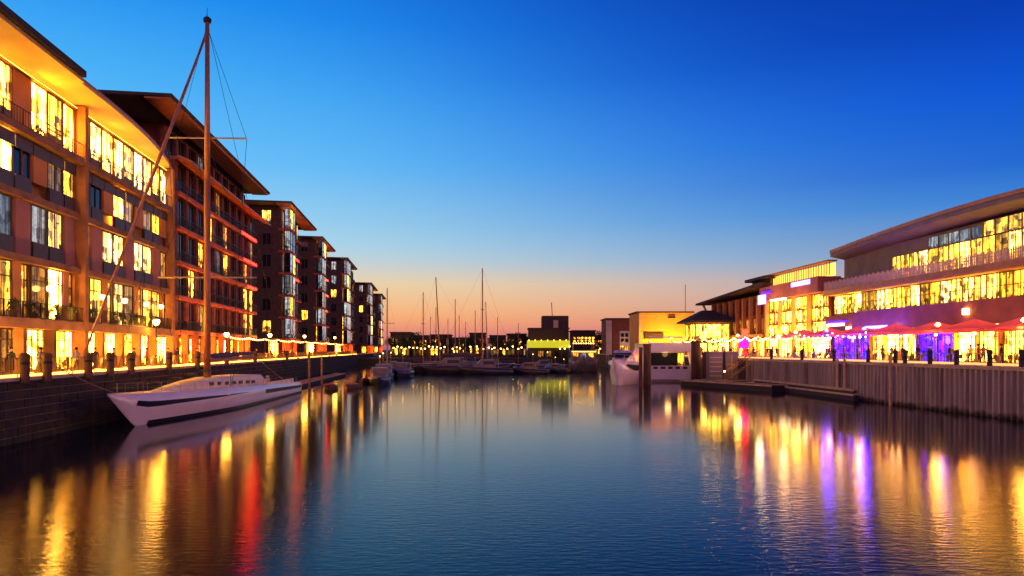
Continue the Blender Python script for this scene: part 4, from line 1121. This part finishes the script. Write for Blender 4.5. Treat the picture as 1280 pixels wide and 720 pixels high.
for i, ((px, yy), d) in enumerate(zip(tpos, tdesc)):
    src = tv[i%3]; loc = ((px-640)/F*yy, yy, 2.2); l = 'dark leafy tree on the far shore, '+d
    if i < 3: src.location = loc; src['label'] = l; src['group'] = 'trees on the far shore'; src.rotation_euler = (0,0,i)
    else: place_copy(src, loc, i*1.3, l, 'trees on the far shore', .85+.3*((i*7)%5)/5)

# rows of small lamps on the far shore
fl_t = thing('shore_lamp', 'x', 'street lamp', (0,0,0), 0, 'lamps along the far shore')
MB().tube((0,0,0),(0,0,3.2),.06,.05,6).build('pole', M['iron'], fl_t)
MB().lathe((0,0,3.3),[(.1,-.2),(.28,0),(.1,.2)],8).build('globe', M['lamp_far'], fl_t)
rn = random.Random(9); usedl = False
lx = [492+i*4.9 for i in range(14)]+[566,575,588,596,604,611,618,626,634,641,648,652,750,754,757,700,706,712]
near = [(529,'first marina mast'),(551,'leaning mast'),(574,'short mast'),(603,'tallest mast'),(640,'dark middle house'),(690,'green lit terrace'),(754,'tour boat')]
for i, px in enumerate(lx):
    yy = 234+rn.uniform(0,5); loc = ((px-640)/F*yy, yy, 2.2+rn.uniform(-.3,.6))
    l = 'small round amber lamp on the far shore quay'
    if not usedl: usedl = True; fl_t.location = loc; fl_t['label'] = l
    else: place_copy(fl_t, loc, 0, l, 'lamps along the far shore')

# ------------------------------------------------------------------ right terrace: parasols, people, rail posts, lamps
def rpt(Y, off, z=3.7): return (right_edge(Y)+off, Y, z)
def parasol():
    t = thing('parasol', 'x', 'parasol')
    MB().lathe((0,0,0), [(.35,0),(.3,.1),(.04,.12),(.035,3.9)], 10).build('pole', M['alu'], t)
    k = 8; a = [(2.9*math.cos(i*math.pi/4+.39), 2.9*math.sin(i*math.pi/4+.39), 3.05) for i in range(k)]
    mb = MB()
    for i in range(k):
        p, q = Vector(a[i]), Vector(a[(i+1)%k]); top = Vector((0,0,3.95)); m = (p+q)/2-Vector((0,0,-.05)); m2 = (p*.5+q*.5)*.5+top*.5-Vector((0,0,.08))
        mb.quad([p, m, m2]); mb.quad([m, q, m2]); mb.quad([p, m2, top]); mb.quad([q, top, m2])
        mb.quad([p, m, m-Vector((0,0,.22)), p-Vector((0,0,.2))]); mb.quad([m, q, q-Vector((0,0,.2)), m-Vector((0,0,.22))])
    mb.build('canopy', M['cloth_pink'], t)
    mb = MB()
    for i in range(k): mb.tube((0,0,3.5), Vector(a[i])*.97, .02, .02, 4)
    mb.build('rib', M['alu'], t)
    MB().lathe((0,0,2.7),[(.1,-.1),(.14,0),(.1,.1)],8).build('parasol_lamp', M['lamp'], t)
    lamp_light('parasol_bulb', (0,0,2.5), (1,.34,.12), 260, t)
    return t
pr = parasol()
pz = [(51.5,5,'at the right edge of the photo'),(56.5,5.2,'second from the right edge'),(62,5,'left of the bright wall lamp'),(67.5,5.2,'in front of the rose coloured fascia'),(73.5,5,'right of the violet sign'),(80,4.8,'below the violet sign'),(87,5,'left of the violet sign'),(94,5,'leftmost, beside the bright restaurant')]
for i,(yy,off,d) in enumerate(pz):
    l = 'pink parasol on the terrace, '+d
    if i == 0: pr.location = rpt(yy,off); pr['label'] = l; pr['group'] = 'pink parasols on the terrace'
    else: place_copy(pr, rpt(yy,off), i*.35, l, 'pink parasols on the terrace')
for i,(yy,off,pw,col) in enumerate(((54,6,900,(1,.42,.04)),(64,6,900,(1,.42,.04)),(76,6,2000,(.018,.001,1)),(84,6,2200,(.022,.001,1)),(92,6,700,(1,.42,.04)),(112,6,1100,(1,.45,.05)),(128,6,900,(1,.42,.04)),(142,4,900,(1,.42,.04)))):
    dd = ['between the two rightmost parasols','left of the bright wall lamp','glowing under the violet sign','left of the violet sign','beside the leftmost parasol','in front of the bright restaurant','in front of the brown ribbed building','in front of the small pavilion'][i]
    t = thing('street_lamp', 'slim terrace lamp with a round lantern '+dd, 'street lamp', rpt(yy,off-2.9), 0, 'lamps on the right terrace')
    MB().lathe((0,0,0), [(.12,0),(.05,.3),(.045,3.4)], 8).build('pole', M['iron'], t)
    MB().lathe((0,0,3.5), [(.08,-.15),(.24,0),(.08,.2)], 10).build('lantern_glass', M['strip_blue'] if i in (2,3) else M['lamp'], t, True)
    lamp_light('lamp_bulb', (0,0,3.0), col, pw, t)

# edge rail posts (dark) with a low light rail between
def edge_post():
    t = thing('bollard', 'x', 'bollard')
    MB().lathe((0,0,0), [(.19,0),(.17,.9),(.22,.92),(.22,1.1),(.12,1.22)], 12).build('shaft', M['cloth_dark'], t)
    MB().lathe((0,0,0), [(.2,.5),(.2,.62)], 12).build('band', M['iron'], t)
    return t
ep = edge_post(); pxs = [(1273,'rightmost, at the photo edge'),(1233,'second from the right'),(1192,'third from the right'),(1159,'below the violet sign'),(1128,'right one of a close pair'),(1116,'left one of a close pair'),(1082,'between the pale piles and the close pair'),(1040,'nearest the bright restaurant'),(1000,'in front of the bright restaurant'),(962,'above the end of the steel wall')]
for i,(px,d) in enumerate(pxs):
    Y = 38.3/((px-640)/F+.057); l = 'dark bollard on the right quay edge, '+d
    if i == 0: ep.location = rpt(Y,.15,3.78); ep['label'] = l; ep['group'] = 'bollards on the right quay edge'
    else: place_copy(ep, rpt(Y,.15,3.78), 0, l, 'bollards on the right quay edge')
for i,(a,b,d) in enumerate(((48,60,'at the right edge of the photo'),(60,74,'below the violet sign'),(74,98,'above the pale piles'),(98,150,'in front of the ribbed building'))):
    t = thing('edge_railing', 'railing with amber light rail on right quay '+d, 'railing', rpt(b,.35,3.78), RROT, 'railings of the right quay')
    L = (b-a)*RN-.1
    railing_mb(L, .95, .4, 0, 2.4, .016).build('balusters', M['alu'], t)
    MB().box(0,L,-.1,-.04,.05,.22).build('light_rail', M['strip_r'], t)

# people
def person_mesh(pose, seed):
    rn = random.Random(seed)
    sp_ = .16 if pose == 'stand' else .28
    V = {'pel':(0,0,.95),'che':(0,.0,1.28),'nk':(0,0,1.48),'hd':(0,.02,1.62),'ht':(0,.01,1.72),
         'hl':(-.1,0,.9),'kl':(-.11,sp_*.5,.5),'al':(-.12,sp_*.6-.02,.08),'fl':(-.13,sp_*.6+.14,.04),
         'hr':(.1,0,.9),'kr':(.11,-sp_*.3+.05,.5),'ar':(.12,-sp_*.9,.08),'fr':(.13,-sp_*.9+.15,.04),
         'sl':(-.19,0,1.42),'el':(-.25,-.06,1.13),'wl':(-.24,.1,.9),'nl':(-.23,.14,.8),
         'sr':(.19,0,1.42),'er':(.25,.02,1.13),'wr':(.22,.2,1.0),'nr':(.2,.28,.98)}
    if pose == 'sit':
        for k_ in ('hl','kl','al','fl','hr','kr','ar','fr'): pass
        V.update({'kl':(-.12,.42,.95),'al':(-.12,.42,.5),'fl':(-.12,.56,.47),'kr':(.12,.44,.95),'ar':(.12,.44,.5),'fr':(.12,.58,.47)})
        V = {k_: (x,y,z-.45) for k_,(x,y,z) in V.items()}
    E = [('pel','che'),('che','nk'),('nk','hd'),('hd','ht'),('pel','hl'),('hl','kl'),('kl','al'),('al','fl'),('pel','hr'),('hr','kr'),('kr','ar'),('ar','fr'),('che','sl'),('sl','el'),('el','wl'),('wl','nl'),('che','sr'),('sr','er'),('er','wr'),('wr','nr')]
    Rr = dict(pel=.15,che=.16,nk=.06,hd=.10,ht=.07,hl=.1,kl=.065,al=.045,fl=.035,hr=.1,kr=.065,ar=.045,fr=.035,sl=.07,el=.045,wl=.032,nl=.035,sr=.07,er=.045,wr=.032,nr=.035)
    ks = list(V); me = bpy.data.meshes.new('person'); me.from_pydata([V[k_] for k_ in ks], [(ks.index(a),ks.index(b)) for a,b in E], [])
    o = bpy.data.objects.new('tmp', me); C.objects.link(o)
    md = o.modifiers.new('s','SKIN'); md.use_smooth_shade = True
    for i,k_ in enumerate(ks): me.skin_vertices[0].data[i].radius = (Rr[k_],Rr[k_]*.85)
    me.skin_vertices[0].data[0].use_root = True
    sb_ = o.modifiers.new('u','SUBSURF'); sb_.levels = 1; sb_.render_levels = 1
    dg = bpy.context.evaluated_depsgraph_get(); dg.update()
    em = bpy.data.meshes.new_from_object(o.evaluated_get(dg)); bpy.data.objects.remove(o)
    return em
base = {'stand': person_mesh('stand',1), 'walk': person_mesh('walk',2), 'sit': person_mesh('sit',3)}
def person(pose, loc, rz, label, top='cloth_dark', legs='cloth_dark', group='people on the right terrace'):
    me = base[pose].copy(); dz = -.45 if pose == 'sit' else 0
    me.materials.clear()
    for m_ in (top, legs, 'skin'): me.materials.append(M[m_])
    for p in me.polygons:
        z = p.center.z-dz
        p.material_index = 2 if z > 1.47 or (abs(p.center.x) > .19 and .75 < z < 1.0 and p.center.y > .06) else (0 if z > .93 else 1)
    o = bpy.data.objects.new('person', me); C.objects.link(o); o.location = loc; o.rotation_euler = (0,0,rz)
    tag(o, label, 'person', group)
    hz = 1.62+dz
    rings = [[(math.cos(a)*r, math.sin(a)*r*1.05-.01, hz+z) for a in [k*math.pi/5 for k in range(10)]] for r, z in ((.108,-.02),(.115,.06),(.09,.12),(.03,.15))]
    h = MB().loft(rings).build('hair', M['stripe'], o, True)
    return o
rn = random.Random(12)
pl = [(50.8,1.6,'walk','cloth_tan','at the right edge of the photo beside the rightmost bollard'),(54,1.4,'stand','cloth_dark','standing between the two rightmost bollards'),(57.3,2.0,'walk','cloth_red','in red walking left of the second bollard'),(60,1.5,'stand','cloth_dark','by the third bollard from the right'),(61,2.2,'walk','cloth_tan','in tan behind the third bollard'),(64.5,1.7,'stand','cloth_dark','in dark clothes under the middle parasol'),(67.5,2.1,'walk','sail','in blue near the violet sign'),(70,1.6,'stand','cloth_tan','in tan left of the violet sign'),(73.5,2.2,'walk','cloth_dark','walking by the close pair of bollards'),(77,1.5,'stand','cloth_red','in red left of the close pair of bollards'),(80,2.0,'stand','cloth_dark','in dark clothes above the pale piles'),(84,1.6,'walk','cloth_tan','in tan above the pale piles'),(88,2.2,'stand','cloth_dark','left of the pale piles'),(94,1.5,'walk','cloth_dark','in dark clothes by the bright restaurant'),(97,2.2,'stand','cloth_tan','in tan by the bright restaurant'),(102,1.7,'walk','cloth_dark','walking below the bright restaurant'),(106,2.3,'stand','cloth_red','in red below the bright restaurant'),(111,1.6,'stand','cloth_dark','in dark clothes left of the restaurant corner'),(116,2.2,'walk','cloth_tan','below the blue corner sign'),(122,1.7,'stand','cloth_dark','below the ribbed building'),(128,2.2,'walk','cloth_dark','at the left of the ribbed building')]
for i,(yy,off,pose,top,d) in enumerate(pl):
    person(pose, rpt(yy,off,3.7), rn.uniform(0,6.28), 'person '+d, top, 'cloth_dark')
for yy,off,top,d in ((57,-1.2,'cloth_dark','in dark clothes on the left promenade behind the yacht mast'),(72,-1.0,'cloth_tan','in tan on the left promenade behind the coachroof'),(50.5,-1.3,'cloth_dark','on the left promenade below the tall golden pilaster'),(94,-1.2,'cloth_red','in red on the left promenade behind the yacht stern'),(118,-1.2,'cloth_dark','on the left promenade beside the pontoon end')):
    person('walk', quay_pt(yy,off,3.4), rn.uniform(0,6.28), 'person '+d, top, 'cloth_dark', 'people on the left promenade')

cols = ['cloth_dark','cloth_tan','sail','cloth_red','white_wall']; cn = {'cloth_dark':'dark clothes','cloth_tan':'tan','sail':'a blue grey coat','cloth_red':'a red top','white_wall':'a pale top'}
marks = [(52,'near the photo edge'),(55.5,'behind the rightmost parasol pole'),(59,'left of the rightmost parasol'),(63,'under the bright wall lamp'),(66,'beside the third parasol'),(69,'beside the fourth parasol'),(72,'right of the violet bar windows'),(75.5,'before the violet bar windows'),(79,'left of the violet bar windows'),(82.5,'by the sixth parasol'),(86,'before the golden bar windows'),(90,'by the seventh parasol'),(95.5,'by the leftmost parasol'),(99.5,'at the restaurant corner'),(104,'before the restaurant door'),(109,'mid way along the restaurant'),(114,'at the restaurant far corner'),(119,'by the blue sign corner'),(125,'before the ribbed building'),(131,'before the small pavilion'),(137,'at the pavilion corner')]
for i,(yy,d) in enumerate(marks):
    c_ = cols[(i*3)%5]
    person(['walk','stand'][i%2], rpt(yy,3.4+(i*1.7)%3.2,3.7), rn.uniform(0,6.28), 'person in %s further back on the terrace, %s' % (cn[c_], d), c_, 'cloth_dark')
lm = [(41,'at the left photo edge'),(43.5,'left of the second mooring post'),(47.2,'above the yacht bow'),(54.5,'right of the tall pilaster foot'),(60,'left of the yacht mast'),(64,'right of the yacht mast'),(68.5,'at the end pilaster'),(76,'at the bright quay lamp'),(83,'by the last coachroof port'),(88.5,'above the yacht stern'),(99,'above the red covered boat'),(107,'beside the quay bulb strings'),(126,'below the third block')]
for i,(yy,d) in enumerate(lm):
    c_ = cols[(i*2)%5]
    person(['stand','walk'][i%2], quay_pt(yy,-1.7+(i%3)*.35,3.4), rn.uniform(0,6.28), 'person in %s on the left promenade, %s' % (cn[c_], d), c_, 'cloth_dark', 'people on the left promenade')
for i,(a_,b_,d) in enumerate((((0.75,45.6),None,'bow'),((39.5,84.5),None,'stern'))):
    u_ = 1.0 if i == 0 else 40.5
    p0 = Vector((ybow.x+u_*math.cos(yrot), ybow.y+u_*math.sin(yrot), 2.3 if i == 0 else 1.2)); yq = 41.2 if i == 0 else 91
    p1 = Vector((left_edge(yq)+.3, yq, 4.3)); P = []
    for k in range(11):
        u = k/10; q = p0.lerp(p1,u); q.z -= .5*u*(1-u); P.append(q)
    tag(MB().path(P,.03,5).build('mooring_line', M['cloth_tan']), 'sagging mooring line from the yacht %s to a quay post' % d, 'rope')
# tables on the terrace with seated guests' chairs
def table_set():
    t = thing('cafe_table', 'x', 'table')
    MB().lathe((0,0,0), [(.25,0),(.03,.04),(.03,.71),(.42,.72),(.42,.75)], 14).build('pedestal_top', M['fin'], t)
    return t
def chair():
    t = thing('cafe_chair', 'x', 'chair')
    MB().box(-.21,.21,-.21,.21,.42,.46).build('seat', M['timber'], t); MB().box(-.21,.21,-.23,-.19,.5,.88).build('backrest', M['timber'], t)
    for x in (-.18,.18):
        for y in (-.18,.18): MB().box(x-.015,x+.015,y-.015,y+.015,0,.42).build('leg', M['iron'], t)
    return t
tb = table_set(); ch = chair(); firstT = True
tl = ['under the rightmost parasol','under the second parasol from the right','under the third parasol from the right','under the parasol before the rose fascia','under the parasol right of the violet sign','under the parasol below the violet sign','under the parasol left of the violet sign','under the leftmost parasol']
for i,(yy,off,d) in enumerate(pz):
    p = rpt(yy+.9, off-1.2)
    for j,(dx,dy) in enumerate(((0,.65),(0,-.65))):
        cl = 'dark cafe chair %s table %s' % ('behind the' if j == 0 else 'in front of the', tl[i])
        if firstT and j == 0: ch.location = (p[0]+dx,p[1]+dy,p[2]); ch.rotation_euler = (0,0,math.pi); ch['label'] = cl; ch['group'] = 'cafe chairs on the terrace'
        else: place_copy(ch, (p[0]+dx,p[1]+dy,p[2]), math.pi if j == 0 else 0, cl, 'cafe chairs on the terrace')
    if firstT: tb.location = p; tb['label'] = 'small round cafe table '+tl[i]; tb['group'] = 'cafe tables on the terrace'; firstT = False
    else: place_copy(tb, p, 0, 'small round cafe table '+tl[i], 'cafe tables on the terrace')
for a, b, d in ((98,112,'in front of the bright restaurant'),(112,126,'left of the bright restaurant'),(126,146,'in front of the pavilion'),(74,97,'above the leftmost parasols')):
    for off, w in ((2.5,'front'),(7.5,'back')):
        festoon('%s row of amber bulbs on the terrace %s' % (w, d), [(right_edge(y)+off, y, 7.0) for y in [a+(b-a)*k/3 for k in range(4)]], .5, 20, 'string lights of the right terrace')
# magenta banner and red lantern post
t = thing('lit_banner', 'glowing magenta square banner on a post above the stair', 'banner', ((930-640)/F*112, 112, 3.7))
MB().tube((0,0,0),(0,0,3.4),.06).build('post', M['iron'], t); MB().box(-.75,.75,-.06,.06,1.5,3.2).build('panel', M['strip_magenta'], t)
t = thing('red_light_column', 'tall slim column glowing red beside the magenta banner', 'light column', ((931-640)/F*118, 118, 3.7))
MB().box(-.5,.5,-.4,.4,0,.4).build('foot', M['iron'], t); MB().box(-.35,.35,-.25,.25,.4,4.6).build('tube', M['strip_red'], t)

# ------------------------------------------------------------------ render settings
sc.view_settings.view_transform = 'Standard'; sc.view_settings.look = 'None'; sc.view_settings.exposure = 0; sc.view_settings.gamma = 1
sc.view_settings.use_curve_mapping = False
cy = sc.cycles
cy.use_denoising = True; cy.max_bounces = 5; cy.diffuse_bounces = 2; cy.glossy_bounces = 4; cy.transmission_bounces = 2
cy.sample_clamp_indirect = 6; cy.caustics_reflective = False; cy.caustics_refractive = False

for _o in C.objects:
    if 'label' in _o and not (4 <= len(_o['label'].split()) <= 16): print('LABELLEN', _o.name, len(_o['label'].split()), _o['label'])
